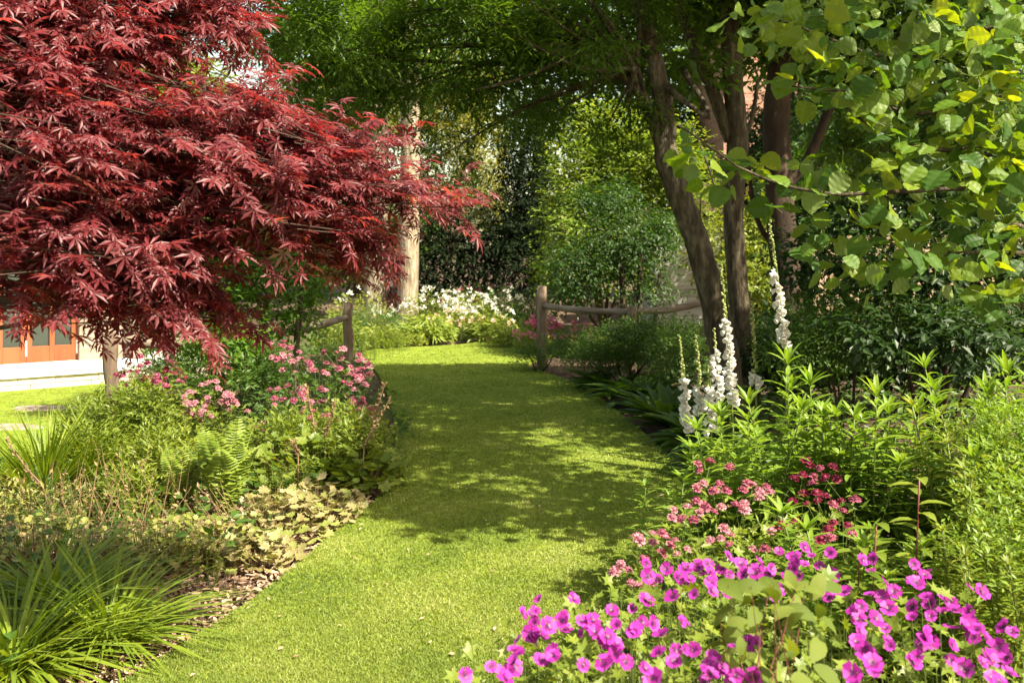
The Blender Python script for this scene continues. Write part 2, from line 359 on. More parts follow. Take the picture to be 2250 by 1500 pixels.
def foliage(g, blobs, n, per, tl, size, tmpl=L4, ok=None, mat=0, **k):
    sh = k.pop('shell', 2.2); p, o = clusters(blobs, n, sh, ok)
    pos, d, up = leaves(p, o, per, tl, **k)
    g.scat(tmpl, pos, d, up, size*rng.uniform(.65, 1.2, len(pos)), mat); return p
def sprays(blobs, k, flat=.16, span=.42):
    """break crown volumes into flat, gappy sprays"""
    out = []
    wt = np.array([b[2] if len(b) > 2 else 1 for b in blobs], float); wt /= wt.sum()
    for b, w_ in zip(blobs, wt):
        for _ in range(max(2, int(round(k*w_)))):
            c = np.array(b[0])+rd(1)[0]*np.array(b[1])*rng.random()**.4; r = max(b[1])*span*rng.uniform(.6, 1.2)
            out.append((c, (r, r*.9, r*flat+.03), r*r))
    return out
def pb(px, py, Y, rx, ry, dY, wt=None):
    b = (P(px, py, Y), (rx/F*Y, dY, ry/F*Y)); return b if wt is None else b+(wt,)
def limbs(g, base, tips, r0, r1, mat=0, sag=.1, sides=5):
    base = np.asarray(base, float)
    for q in tips:
        q = np.asarray(q, float); m = (base+q)/2+rng.normal(size=3)*.08*np.linalg.norm(q-base)+np.array([0, 0, sag*np.linalg.norm(q-base)])
        pts = catmull([base, m, q], 5); g.tube(pts, np.linspace(r0, r1, len(pts)), sides, mat)

# ------------------------------------------------------------------ ground, lawn, side lawn
def sheet(name, poly, z, mat, kind='structure', label=None, skirt=.04, cat=None):
    g = G(); p = np.array(poly, float); n = len(p)
    g.add(np.c_[p, np.full(n, z)], [np.arange(n)[None]]); a = np.arange(n); b = (a+1) % n
    g.add(np.r_[np.c_[p, np.full(n, z)], np.c_[p, np.full(n, z-skirt)]], [np.stack([a, b, b+n, a+n], 1)])
    o = part(name, g, mat); tag(o, label, cat, None, kind); return o
g = G(); xs = np.concatenate([[-1500, -200, -40], np.linspace(-9, 9, 120), [40, 200, 1500]]); ys = np.concatenate([[-1500, -100, -20], np.linspace(-3, 24, 170), [40, 200, 1500]])
X, Yg = np.meshgrid(xs, ys, indexing='ij'); Z = .012*np.sin(X*7.1+np.sin(Yg*5))*np.sin(Yg*6.3)+rng.normal(size=X.shape)*.006-.006
Z[(np.abs(X) > 20) | (Yg > 26) | (Yg < -4)] = 0
ni, nj = X.shape; i, j = np.meshgrid(np.arange(ni-1), np.arange(nj-1), indexing='ij')
g.add(np.stack([X, Yg, Z], -1).reshape(-1, 3), [np.stack([i*nj+j, (i+1)*nj+j, (i+1)*nj+j+1, i*nj+j+1], -1).reshape(-1, 4)], 0, True)
tag(part('ground', g, M['soil']), 'brown bark mulched soil of the flower beds', 'ground', None, 'structure')
LAWN = catmull([(-2.1, -3), (-1.85, 1.2), (-1.5, 2.6), (-1.26, 3.34), (-1.05, 4.07), (-.88, 5.1), (-.76, 5.87), (-.82, 7.05), (-1.1, 9.06), (-1.55, 11.5), (-2.0, 13.2), (-2.0, 14.2), (-1.5, 14.6), (-.8, 15.0), (-.2, 15.9), (.8, 16.8), (2.6, 17.2), (2.6, 14.9), (1, 14.1), (.4, 13.1), (.22, 12.2), (.74, 10.4), (.98, 8.2), (1.07, 7.05), (1.03, 6.1), (.8, 5.1), (.5, 4.2), (.2, 3.2), (.0, 2.2), (-.05, 1), (-.1, -3)], 5)
sheet('lawn', LAWN, .035, M['lawnbase'], label='mown green grass path curving between the beds', cat='lawn')
SIDE = [(-30, 2.5), (-3.5, 2.8), (-3.1, 5), (-3.15, 7.6), (-3.5, 9.4), (-4.0, 11), (-4.2, 13), (-30, 13)]
sheet('side_lawn', SIDE, .035, M['lawnbase'], label='sunlit lawn in front of the stone terrace', cat='lawn')
def lawn_blades(name, poly, n, x0, x1, y0, y1, lab):
    px = rng.uniform(x0, x1, n); py = y0+(y1-y0)*rng.random(n)**.85
    Y = F*(H-.035)/(py-HZ); x = (px-1125)/F*Y; m = inpoly(x, Y, poly); x, Y = x[m], Y[m]; k = len(x)
    pos = np.c_[x, Y, np.full(k, .033)]; d = np.c_[rng.normal(size=(k, 2))*.8+np.array([.05, .1]), np.ones(k)]; up = np.c_[rng.normal(size=(k, 2)), np.full(k, .2)]
    hgt = rng.uniform(.009, .021, k); wd = .0015*np.clip(Y/3.2, 1, 4)*rng.uniform(.7, 1.3, k)
    tb = T([(-1, 0, 0), (1, 0, 0), (.7, .6, -.12), (-.7, .6, -.12), (0, 1, -.35)], [(3, 2, 4)], [(0, 1, 2, 3)])
    g = G(); g.scat(tb, pos, d, up, np.stack([wd, hgt, hgt], 1))
    tag(part(name, g, M['lawn']), lab, 'grass', None, 'stuff')
lawn_blades('grass', LAWN, 620000, -150, 2000, 742, 1640, 'short mown grass blades of the curving lawn')
lawn_blades('grass', SIDE, 30000, -500, 420, 780, 1300, 'short grass blades of the lawn beside the terrace')
def in_bed(n, x0, x1, y0, y1):
    x = rng.uniform(x0, x1, n); y = rng.uniform(y0, y1, n); m = ~inpoly(x, y, LAWN) & ~inpoly(x, y, SIDE); return x[m], y[m]
# loose bark, dry leaves
x, y = in_bed(30000, -3.4, 3.4, 1.2, 14); k = len(x)
g = G(); pos = np.c_[x, y, rng.uniform(.004, .03, k)]
g.scat(T([(-.5, -.2, 0), (.45, -.24, .05), (.5, .22, 0), (-.4, .26, .1)], [(0, 1, 2, 3)]), pos, rd(k)*np.array([1, 1, .35]), np.array([0, 0, 1.])+rd(k)*.5, np.stack([rng.uniform(.012, .045, k), rng.uniform(.012, .03, k), np.full(k, .02)], 1))
tag(part('bark_mulch', g, M['mulch']), 'dark bark chippings spread over the bed soil', 'mulch', None, 'stuff')
x, y = in_bed(26000, -2.6, -.6, 2.0, 6.4); k = len(x)
g = G(); g.scat(L4, np.c_[x, y, rng.uniform(.01, .035, k)], rd(k)*np.array([1, 1, .3]), np.array([0, 0, 1.])+rd(k)*.45, rng.uniform(.015, .05, k))
x, y = rng.uniform(-1.4, 1, 260), rng.uniform(2.6, 9, 260); m = inpoly(x, y, LAWN); x, y = x[m], y[m]; k = len(x)
g.scat(L4, np.c_[x, y, np.full(k, .05)], rd(k)*np.array([1, 1, .2]), np.array([0, 0, 1.])+rd(k)*.3, rng.uniform(.008, .03, k))
tag(part('leaf_litter', g, M['dry']), 'pale dry leaf litter along the left lawn edge', 'leaf litter', None, 'stuff')
# stepping stones
for px, py, lab, sz in ((95, 905, 'grey stepping stone in the side lawn nearer the terrace', .5), (15, 948, 'grey stepping stone in the side lawn at the left edge', .5)):
    q = GP(px, py); t = thing('stepping_stone', lab, 'stepping stone', (q[0], q[1], -.004), 'stepping stones in the side lawn')
    g = G(); a = np.linspace(0, 2*math.pi, 14, endpoint=False); r = sz*.42*(1+.12*np.sin(a*3+px)); ring = np.c_[np.cos(a)*r*1.4, np.sin(a)*r*.7]
    b = (np.arange(14)+1) % 14; aa = np.arange(14)
    g.add(np.r_[np.c_[ring, np.full(14, -.03)], np.c_[ring, np.full(14, .008)], np.c_[ring*.94, np.full(14, .016)]]+np.array([q[0], q[1], .026]), [np.stack([aa, b, b+14, aa+14], 1), np.stack([aa+14, b+14, b+28, aa+28], 1), (np.arange(14)+28)[None]])
    part('stone_slab', g, M['pier'], t)

# ------------------------------------------------------------------ terrace, house, far buildings, fences
D = nrm(np.array([.79, .61, 0.])); N_ = np.array([D[1], -D[0], 0.]); YAW = math.atan2(D[1], D[0])
A0 = np.array([-5.13, 9.97, 0.])          # a point on the terrace's front foot
t = thing('stone_terrace', 'low pale stone terrace with white paving in front of the timber doors', 'terrace', A0)
g = G(); ZT = .20
for row in range(2):
    s0 = -6.0
    while s0 < 2.3:
        ln = rng.uniform(.35, .62); ln = min(ln, 2.35-s0)
        c = A0+D*(s0+ln/2)-N_*.1+np.array([0, 0, .01+.072*row+.036]); g.box(c, (ln-.006, .2+rng.uniform(-.004, .008), .068), YAW, 0, .006); s0 += ln
part('retaining_wall', g, M['stone'], t)
g = G(); s0 = -6.0
while s0 < 2.3:
    for k in range(3): g.box(A0+D*(s0+.3)-N_*(.22+.5*k)+np.array([0, 0, ZT-.022]), (.594, .494, .045), YAW, 0, .005)
    s0 += .6
part('paving_slab', g, M['paving'], t)
B0 = A0-N_*1.02+np.array([0, 0, ZT])       # foot of the door wall above A0
def on(s, out, z): return B0+D*s+N_*out+np.array([0, 0, z])
SR = .98                                   # right end of the doors along D
t = thing('garden_house', 'house with reddish timber glazed doors behind the red maple', 'house', B0)
for k in range(6):
    s1 = SR-.53*k; sc = s1-.265
    d = part('door', G().box(on(s1-.03, 0, 1.02), (.056, .05, 2.04), YAW, 0, .004).box(on(s1-.5, 0, 1.02), (.056, .05, 2.04), YAW, 0, .004).box(on(sc, 0, 1.02), (.05, .05, 2.04), YAW, 0, .004)
             .box(on(sc-.12, 0, .09), (.185, .046, .18), YAW, 0, .003).box(on(sc+.12, 0, .09), (.185, .046, .18), YAW, 0, .003).box(on(sc-.12, 0, 1.99), (.185, .046, .10), YAW, 0, .003).box(on(sc+.12, 0, 1.99), (.185, .046, .10), YAW, 0, .003), M['door'], t)
    for sg in (-.12, .12): part('pane', G().box(on(sc+sg, -.012, 1.06), (.187, .008, 1.76), YAW), M['glass'], d)
    part('handle', G().box(on(s1-.005, .03, .16), (.014, .012, .17), YAW, 0, .003), M['white_paint'], d)
part('wall', G().box(on(SR+.27, -.04, 1.3), (.53, .3, 2.6), YAW, 0, .01).box(on(-1.3, -.06, 2.32), (4.5, .2, .56), YAW), M['pier'], t)
g = G()
for r in range(14): g.box(on(SR+.62, .10, .095+.186*r), (.17, .42, .18), YAW, 0, .006)
part('pier', g, M['pier'], t)
part('roof', G().box(on(-1.0, -1.3, 2.72), (5.6, 3.2, .12), YAW, 0, .02), M['roof'], t)
part('room_wall', G().box(on(-1.3, -2.6, 1.3), (5, .1, 2.5), YAW).box(on(1.3, -1.4, 1.3), (.1, 2.3, 2.5), YAW), M['white_paint'], t)

def building(name, lab, cat, px0, px1, ptop, Y, depth, wmat, rowh, rmat):
    x0, x1 = (px0-1125)/F*Y, (px1-1125)/F*Y; h = H-(ptop-HZ)/F*Y; xc = (x0+x1)/2
    t = thing(name, lab, cat, (xc, Y+depth/2, 0)); g = G(); n = int(h/rowh)
    for k in range(n): g.box((xc, Y+depth/2, rowh*(k+.5)), ((x1-x0)+.012*(k % 2), depth+.012*(k % 2), rowh-.006), 0, 0, .004)
    part('wall', g, wmat, t); w2 = (x1-x0)/2+.25; d2 = depth/2+.2; rh = (x1-x0)*.35; g = G(); yc = Y+depth/2
    V = [(xc-w2, yc-d2, h), (xc+w2, yc-d2, h), (xc, yc-d2, h+rh), (xc-w2, yc+d2, h), (xc+w2, yc+d2, h), (xc, yc+d2, h+rh)]
    g.add(V, [[(0, 1, 2), (3, 5, 4)], [(0, 2, 5, 3), (1, 4, 5, 2), (0, 3, 4, 1)]]); part('roof', g, rmat, t)
    return t
building('shed', 'small white boarded shed behind the rail fence', 'shed', 1440, 1640, 470, 19, 2.2, M['siding'], .14, M['roof'])
building('brick_house', 'pink brick house glimpsed between the tree trunks', 'house', 1590, 1790, 40, 27, 5, M['brick'], .3, M['roof'])
t = thing('board_fence', 'tan vertical board fence glimpsed through the hazel leaves', 'fence', P(1950, 700, 13)*np.array([1, 1, 0]))
g = G(); x = 4.0
while x < 8.2: g.box((x, 13+rng.uniform(-.01, .01), .82), (.135, .02, 1.62+rng.uniform(-.03, .03)), rng.uniform(-.03, .03), 0, .003); x += .145
part('board', g, M['plank'], t)
part('rail', G().box((6.1, 13.05, .5), (4.4, .04, .09)).box((6.1, 13.05, 1.25), (4.4, .04, .09)), M['plank'], t)

def post(g, x, y, h, r=.055):
    pts = np.array([(x+.01*math.sin(k*1.7), y, z) for k, z in enumerate(np.linspace(-.1, h, 9))]); rr = np.full(9, r)*(1+.05*rng.normal(size=9)); rr[-1] *= .86
    g.tube(pts, rr, 12, 0, .02)
def rail(g, a, b, r=.045, sag=.03):
    tt = np.linspace(0, 1, 12)[:, None]; pts = np.asarray(a)*(1-tt)+np.asarray(b)*tt; pts[:, 2] -= sag*np.sin(tt[:, 0]*math.pi)
    pts += rng.normal(size=pts.shape)*.0025; rr = r*.84*(1+.05*rng.normal(size=12)); rr[0] *= .6; rr[-1] *= .6; g.tube(pts, rr, 8, 0, .05)
def rail_fence(lab, posts, rails, grp='weathered rail fences either side of the lawn'):
    t = thing('rail_fence', lab, 'fence', (posts[0][0], posts[0][1], 0), grp)
    for p in posts: g = G(); post(g, *p); part('post', g, M['wood'], t)
    for a, b in rails: g = G(); rail(g, a, b); part('rail', g, M['woodrail'], t)
rail_fence('weathered rail fence behind the pink flowers on the left of the lawn', [(-2.82, 7.0, .875, .052), (-2.33, 7.85, .80, .05), (-1.73, 10.5, .90, .052)],
           [((-2.82, 7.0, .83), (-2.33, 7.85, .745)), ((-2.33, 7.85, .72), (-1.73, 10.5, .745))])
rail_fence('weathered rail fence with a tall round post on the right of the lawn', [(.357, 12.0, 1.02, .068), (1.28, 10.6, .86, .055), (2.15, 10.9, .95, .055)],
           [((.357, 12.0, .79), (1.28, 10.6, .80)), ((1.28, 10.6, .80), (2.15, 10.9, .89))])

# ------------------------------------------------------------------ trees at the right
def pxtube(g, pts, Y, sides=12, noise=.018, mat=0):
    """pts: (px, py, radius px[, depth])"""
    q = np.array([np.r_[P(p[0], p[1], p[3] if len(p) > 3 else Y), p[2]*.88/F*(p[3] if len(p) > 3 else Y)] for p in pts]); c = catmull(q, 5)
    c[:, :3] += rng.normal(size=(len(c), 3))*.002
    g.tube(c[:, :3], np.maximum(c[:, 3], .004), sides, mat, noise)
def to_ground(pts, Y):
    px, py, r = pts[0][:3]; gy = HZ+F*H/Y; return [(px+(gy-py)*.03, gy+8, r*1.35)]+pts
t = thing('leaning_tree', 'slim grey barked tree leaning left with a pale knot at its fork', 'tree', P(1600, 900, 8)*np.array([1, 1, 0]))
g = G(); pxtube(g, to_ground([(1600, 860, 38), (1592, 780, 36), (1575, 690, 33), (1548, 590, 32), (1520, 500, 31), (1490, 420, 31), (1468, 355, 33), (1462, 320, 27), (1465, 270, 23), (1448, 180, 24), (1425, 90, 23), (1400, 0, 22), (1370, -120, 19), (1330, -300, 12)], 8), 8)
part('trunk', g, M['bark'], t)
g = G(); pxtube(g, [(1462, 350, 22), (1440, 280, 18), (1400, 195, 17), (1340, 145, 16, 7.9), (1260, 122, 14, 7.7), (1180, 108, 10, 7.5), (1090, 70, 5, 7.3)], 8, 8)
pxtube(g, [(1340, 145, 9, 7.9), (1230, 40, 7, 7.6), (1140, -60, 5, 7.4)], 8, 6); pxtube(g, [(1260, 122, 8, 7.7), (1150, 170, 5, 7.5), (1040, 200, 3, 7.4)], 8, 6); pxtube(g, [(1400, 195, 9), (1360, 80, 8, 7.6), (1250, -50, 5, 7.3)], 8, 6)
pxtube(g, [(1448, 180, 12), (1560, 260, 5, 7.6), (1500, 150, 9)], 8, 6)
part('limb', g, M['bark'], t)
q = P(1468, 372, 8); kn = G(); kn.tube([q+np.array([.03, -.135, .02]), q+np.array([.03, -.118, .018])], [.03, .036], 10); part('knot', kn, M['bark'], t)
crownA = [pb(895, 130, 7.5, 60, 160, .5, .5), pb(640, 40, 7.6, 120, 110, .8, .7), pb(820, 50, 7.4, 190, 120, .9, .8), pb(960, 20, 7.2, 200, 120, .9, .75), pb(1000, 150, 7.8, 180, 90, .6, .8), pb(1150, 90, 7.4, 200, 130, .9, .9), pb(1300, 50, 7.8, 190, 130, .9, .8), pb(1290, 230, 8.2, 150, 80, .6, .7), pb(840, 240, 7.8, 120, 70, .5, .45), pb(650, 190, 7.8, 90, 90, .5, .5), pb(960, 330, 7.8, 110, 40, .4, .4), pb(1070, 270, 7.8, 110, 60, .3, .4), pb(720, 150, 7.8, 120, 80, .5, .5), pb(1390, 310, 8.3, 70, 50, .4, .25), pb(1180, 260, 8, 90, 50, .4, .3), pb(750, 260, 7.9, 80, 60, .4, .3), pb(750, -180, 7.4, 200, 150, 1, .3), pb(1050, -220, 7.2, 250, 160, 1.2, .3), pb(1350, -260, 7.6, 250, 180, 1.2, .4)]
spA = sprays(crownA, 150, .15, .34)
g = G(); limbs(g, P(1400, 150, 7.9), [b[0] for b in spA[::5]], .022, .004, 0, .06); part('limb', g, M['bark'], t)
g = G(); foliage(g, spA, 7000, 7, .26, .072, LN, shade_ok, droop=.16, rough=.35, side=.75, flat=1.2)
part('crown', g, M['canopy'], t)
t = thing('upright_tree', 'straight grey barked tree just right of the leaning trunk', 'tree', P(1640, 900, 8.7)*np.array([1, 1, 0]))
g = G(); pxtube(g, to_ground([(1640, 840, 31), (1632, 740, 28), (1622, 640, 26), (1612, 500, 25), (1614, 400, 26), (1620, 310, 27), (1612, 200, 25), (1605, 100, 24), (1600, 0, 22), (1590, -150, 18), (1600, -400, 11)], 8.7), 8.7)
part('trunk', g, M['bark'], t)
g = G(); pxtube(g, [(1605, 310, 18), (1575, 225, 17), (1540, 140, 16), (1510, 60, 15), (1480, -30, 13, 8.3), (1420, -200, 8, 8)], 8.7, 8); pxtube(g, [(1608, 0, 13), (1700, -150, 10, 8.4), (1850, -300, 7, 7.8)], 8.7, 7); pxtube(g, [(1620, 330, 9), (1650, 270, 6, 8.9), (1665, 180, 5, 9)], 8.7, 6)
part('limb', g, M['bark'], t)
crownB = [((x, y, z), (1.0, 1.1, .75), 1) for x, y, z in ((1.6, 5.2, 4.2), (2.6, 4.6, 4.6), (3.3, 5.6, 4.5), (2.2, 6.4, 4.2), (3.2, 7.0, 4.7), (1.6, 7.4, 4.1), (2.4, 8.4, 4.4), (1.2, 8.9, 4.0), (3.3, 8.8, 4.8), (2.0, 9.8, 4.3), (3.0, 10.0, 4.6), (1.0, 10.0, 4.3), (4.0, 6.2, 5.0), (4.0, 8.2, 5.2), (2.8, 3.9, 4.8), (1.8, 5.8, 5.4), (2.8, 7.6, 5.6), (1.6, 9.0, 5.4))]
crownB += [pb(1480, 70, 8.6, 140, 130, .8, .7), pb(1640, 40, 9, 150, 110, .8, .5)]
g = G(); foliage(g, sprays(crownB, 190, .34), 7600, 6, .34, .12, L4, shade_ok, droop=.2, shell=2.4)
part('crown', g, M['canopy'], t)
t = thing('dark_trunked_tree', 'dark reddish trunked tree partly behind the hazel leaves', 'tree', P(1735, 800, 9.8)*np.array([1, 1, 0]))
g = G(); pxtube(g, to_ground([(1738, 800, 42), (1726, 600, 36), (1716, 480, 35), (1710, 380, 34), (1706, 250, 33), (1722, 120, 31), (1740, 0, 29), (1760, -300, 18)], 9.8), 9.8)
part('trunk', g, M['barkred'], t); g = G(); pxtube(g, [(1716, 420, 15), (1775, 350, 13), (1830, 220, 11), (1900, 60, 8), (1960, -150, 8)], 9.9, 7); pxtube(g, [(1712, 560, 8), (1660, 470, 6), (1640, 300, 4)], 9.9, 6); part('limb', g, M['barkred'], t)
g = G(); foliage(g, [pb(1700, 0, 10, 200, 150, .9), pb(1950, 40, 10, 220, 160, .9), pb(1850, -200, 10, 260, 160, 1), pb(2150, -60, 10.2, 200, 200, 1), pb(1900, 260, 11, 180, 100, .8), pb(2120, 250, 11, 180, 130, .8)], 4200, 6, .34, .12, L4, shade_ok, droop=.35)
part('crown', g, M['canopy'], t)

# ------------------------------------------------------------------ red maple (left foreground)
t = thing('red_maple', 'dark red maple overhanging from the left with layered star shaped leaves', 'tree', (-2.75, 3.9, 0))
TB = np.array([-2.75, 3.9, 0.])
g = G(); tr = catmull([(-2.75, 3.9, -.1), (-2.72, 3.88, .5), (-2.62, 3.8, 1.0), (-2.66, 3.7, 1.5), (-2.5, 3.6, 2.0), (-2.4, 3.5, 2.7)], 5); g.tube(tr, np.linspace(.085, .03, len(tr)), 10, 0, .04)
part('trunk', g, M['twig'], t)
pads = [(150, 50, 230, 95, 3.2), (400, 15, 140, 34, 3.4), (495, 15, 80, 30, 3.4), (60, 190, 150, 90, 3.0), (190, 195, 110, 45, 3.1), (530, 226, 90, 24, 3.3), (615, 225, 60, 22, 3.35), (380, 275, 210, 55, 3.2), (700, 290, 160, 38, 3.4), (600, 330, 150, 34, 3.3), (150, 310, 210, 70, 3.0), (470, 365, 240, 48, 3.2), (760, 385, 140, 28, 3.4), (930, 415, 90, 24, 3.5), (250, 420, 250, 60, 3.1), (640, 455, 180, 36, 3.3), (800, 500, 75, 24, 3.4), (120, 500, 190, 65, 3.0), (320, 510, 150, 46, 3.1), (400, 590, 75, 36, 3.2), (180, 590, 190, 44, 3.1), (455, 670, 62, 14, 3.2), (60, 625, 90, 22, 3.0), (400, 640, 75, 18, 3.15), (480, 690, 45, 10, 3.2), (330, 665, 60, 14, 3.1), (840, 540, 40, 14, 3.45), (660, 500, 120, 26, 3.35), (740, 555, 36, 10, 3.4), (250, 655, 70, 16, 3.1), (-150, 200, 170, 230, 3.1), (-120, -100, 300, 120, 3.3), (250, -110, 260, 90, 3.4)]
g = G(); tw = G(); lim = G()
for px, py, rx, ry, Y in pads:
    c = P(px, py, Y); a = rx/F*Y; n = int(rx*ry/10.5); n = max(n, 40); ry = ry*.84; base = np.array([-2.5, 3.65, c[2]-.25*rng.random()-.1])
    k = max(4, n//9); u = rng.random(k)**.5; an = rng.uniform(0, 2*math.pi, k)
    tp = np.c_[c[0]+a*u*np.cos(an), c[1]+.33*u*np.sin(an), np.zeros(k)]
    tp[:, 2] = c[2]+rng.normal(size=k)*ry/F*Y*.55-.06*(u*np.cos(an))*np.sign(1)-.02
    tdir = nrm(np.c_[np.full(k, .9), np.full(k, -.15), np.full(k, -.12)]+rng.normal(size=(k, 3))*np.array([.45, .55, .13]))
    m0 = base*.25+c*.75; m0[2] += .05
    lp = catmull([base, (base+m0)/2+np.array([0, 0, .06]), m0, c+np.array([a*.4, 0, -.02])], 4); lim.tube(lp, np.linspace(.013, .003, len(lp)), 5)
    rods(tw, tp-tdir*.22+rng.normal(size=(k, 3))*.02, tp+tdir*.05, .0022)
    pos, d, up = leaves(tp, tdir, 9, .24, droop=.10, rough=.36, side=.75, flat=1.25)
    up = up+np.array([.2, -.35, 0.])      # leaf faces lean to the light
    s = .051*rng.uniform(.5, 1.25, len(pos)); kk = rng.integers(0, 4, len(pos))
    for q in range(4): g.scat(MAPLES[q], pos[kk == q], d[kk == q], up[kk == q], s[kk == q])
part('branch', lim, M['twig'], t); part('twig', tw, M['twig'], t); part('crown', g, M['maple'], t)

# ------------------------------------------------------------------ hazel (right foreground)
t = thing('hazel_bush', 'large round leaved hazel reaching in from the right', 'shrub', (3.0, 4.9, 0))
g = G(); HB = np.array([3.0, 4.9, 0.])
hz = [[(2500, 300, 9), (2250, 60, 6), (1980, 130, 4), (1760, 60, 3), (1640, 30, 2)], [(2500, 300, 9), (2250, 210, 6), (2020, 250, 4), (1880, 205, 3), (1740, 190, 2)], [(2500, 420, 9), (2250, 320, 6), (2060, 330, 5), (1950, 300, 4), (1860, 240, 2)],
      [(2500, 520, 9), (2260, 420, 6), (2010, 420, 5), (1820, 425, 4), (1650, 380, 3), (1490, 275, 2)], [(2400, 620, 9), (2250, 500, 6), (2190, 510, 4), (2130, 520, 3)], [(2400, 150, 9), (2240, -60, 5), (2220, 60, 3)], [(2500, 600, 9), (2300, 560, 6), (2050, 560, 4), (1880, 600, 3)], [(2400, 700, 8), (2260, 680, 5), (2200, 640, 3)]]
tip = []
for b in hz:
    Yb = 4.25+rng.uniform(-.25, .25); pxtube(g, [(p[0], p[1], p[2]*1.1, Yb+.35*(p[0]-1500)/1000) for p in b], Yb, 6)
for k in range(7):
    q = P(2450+30*rng.normal(), 250+60*k, 4.6); pts = catmull([HB+rng.normal(size=3)*np.array([.15, .15, 0]), (HB+q)/2+np.array([.1, 0, .3]), q], 5); g.tube(pts, np.linspace(.03, .012, len(pts)), 7)
part('branch', g, M['bark'], t)
g = G(); P_ = []; D_ = []
for b in hz:
    q = catmull([P(p[0], p[1], 4.3) for p in b], 8)
    for k in range(4, len(q)-1, 1):
        if rng.random() < .75: P_.append(q[k]+rng.normal(size=3)*.02); D_.append(nrm(q[k+1]-q[k])*.5+np.array([rng.choice([-1, 1])*.6, -.3, -.1])+rng.normal(size=3)*.35)
for px, py, rx, ry, n in ((1900, 60, 260, 80, 70), (2120, 100, 150, 130, 70), (1820, 170, 130, 60, 24), (2060, 250, 190, 100, 55), (2180, 330, 110, 120, 45), (2000, 400, 220, 90, 45), (1700, 400, 150, 60, 20), (2120, 500, 130, 110, 24), (1850, 520, 170, 90, 20), (1550, 330, 70, 70, 9), (2000, 600, 220, 70, 16), (1690, 50, 110, 60, 14), (2200, 640, 60, 60, 9), (2350, 300, 150, 350, 70)):
    for k in range(int(n*2.1)):
        a = rng.uniform(0, 2*math.pi); u = rng.random()**.5
        P_.append(P(px+rx*u*math.cos(a), py+ry*u*math.sin(a), 4.35+rng.uniform(-.35, .85))); D_.append(np.array([rng.normal()*.8-.2, rng.normal()*.5-.35, -.25+rng.normal()*.45]))
P_ = np.array(P_); D_ = np.array(D_)
g.scat(HAZEL, P_, D_, np.array([.1, -.2, .8])+rd(len(P_))*.85, .099*rng.uniform(.45, 1.2, len(P_)), 0, False)
rods(g, P_-nrm(D_)*.03+rng.normal(size=P_.shape)*.01, P_, .0016, 1)
part('leaf_canopy', g, [M['hazel'], M['stem']], t)

# ------------------------------------------------------------------ shrubs, hedges and trees behind
def shrub(name, lab, cat, blobs, n, per, tl, size, mat, stems=(), smat='barkred', tmpl=L4, ok=None, group=None, **k):
    c = np.mean([b[0] for b in blobs], axis=0); t = thing(name, lab, cat, (c[0], c[1], 0), group)
    g = G(); base = np.array([c[0], c[1], -.05])
    for st in stems: pxtube(g, st, 8, 7)
    if not len(stems): rs = min(.035, .02*float(np.mean([b[1][2] for b in blobs]))/.25); limbs(g, base, [np.array(b[0])+rd(1)[0]*.2*np.array(b[1]) for b in blobs], rs, rs*.25)
    part('stem', g, M[smat], t)
    g = G(); foliage(g, blobs, n, per, tl, size, tmpl, ok, **k); part('foliage', g, M[mat], t); return t
def gy(Y): return HZ+F*H/Y
shrub('garden_shrub', 'open green shrub with slim bent stems behind the pink flowers on the left', 'shrub',
      [pb(520, 590, 8.4, 120, 90, .5), pb(470, 560, 8.5, 80, 80, .4), pb(640, 590, 8.4, 110, 80, .5), pb(580, 520, 8.6, 120, 60, .5), pb(700, 570, 8.9, 50, 90, .4), pb(460, 670, 8.0, 100, 70, .4), pb(640, 690, 8.3, 70, 40, .35, .06), pb(400, 640, 8.8, 110, 90, .5), pb(500, 740, 7.6, 70, 30, .3, .12)], 3000, 6, .2, .055, 'shrubgreen',
      [[(560, gy(8.3), 7, 8.3), (572, 740, 7, 8.3), (585, 660, 6, 8.3), (605, 590, 5, 8.3)], [(585, gy(8.3), 6, 8.3), (580, 720, 6, 8.3), (560, 640, 5, 8.3), (540, 560, 4, 8.3)], [(640, gy(8.2), 8, 8.2), (652, 750, 8, 8.2), (658, 690, 7, 8.2), (664, 640, 7, 8.2), (680, 560, 5, 8.2)], [(500, gy(8.4), 6, 8.4), (530, 720, 6, 8.4), (500, 640, 4, 8.4)]], 'bark', droop=.15)
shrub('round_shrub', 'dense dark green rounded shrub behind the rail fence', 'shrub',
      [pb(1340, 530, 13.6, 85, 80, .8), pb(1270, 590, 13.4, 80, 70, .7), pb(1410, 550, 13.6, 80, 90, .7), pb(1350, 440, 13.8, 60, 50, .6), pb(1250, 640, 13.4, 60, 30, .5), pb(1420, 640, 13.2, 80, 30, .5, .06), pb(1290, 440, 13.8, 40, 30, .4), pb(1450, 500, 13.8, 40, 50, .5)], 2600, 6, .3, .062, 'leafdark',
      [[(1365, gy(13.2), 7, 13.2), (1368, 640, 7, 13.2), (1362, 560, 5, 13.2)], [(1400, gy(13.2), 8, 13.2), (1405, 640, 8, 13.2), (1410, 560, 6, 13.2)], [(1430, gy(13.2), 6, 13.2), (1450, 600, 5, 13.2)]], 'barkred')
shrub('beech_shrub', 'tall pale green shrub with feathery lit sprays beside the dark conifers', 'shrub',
      [pb(1310, 390, 17.5, 120, 100, 1), pb(1400, 350, 17.5, 130, 120, 1), pb(1245, 480, 17.2, 60, 90, .9), pb(1300, 290, 18, 90, 60, .8), pb(1215, 600, 17, 36, 50, .5), pb(1480, 420, 17.5, 100, 140, 1), pb(1330, 560, 17, 120, 80, .8)], 2600, 9, .55, .105, 'beech', droop=.15, flat=1.6, rough=.3, shell=1.6)
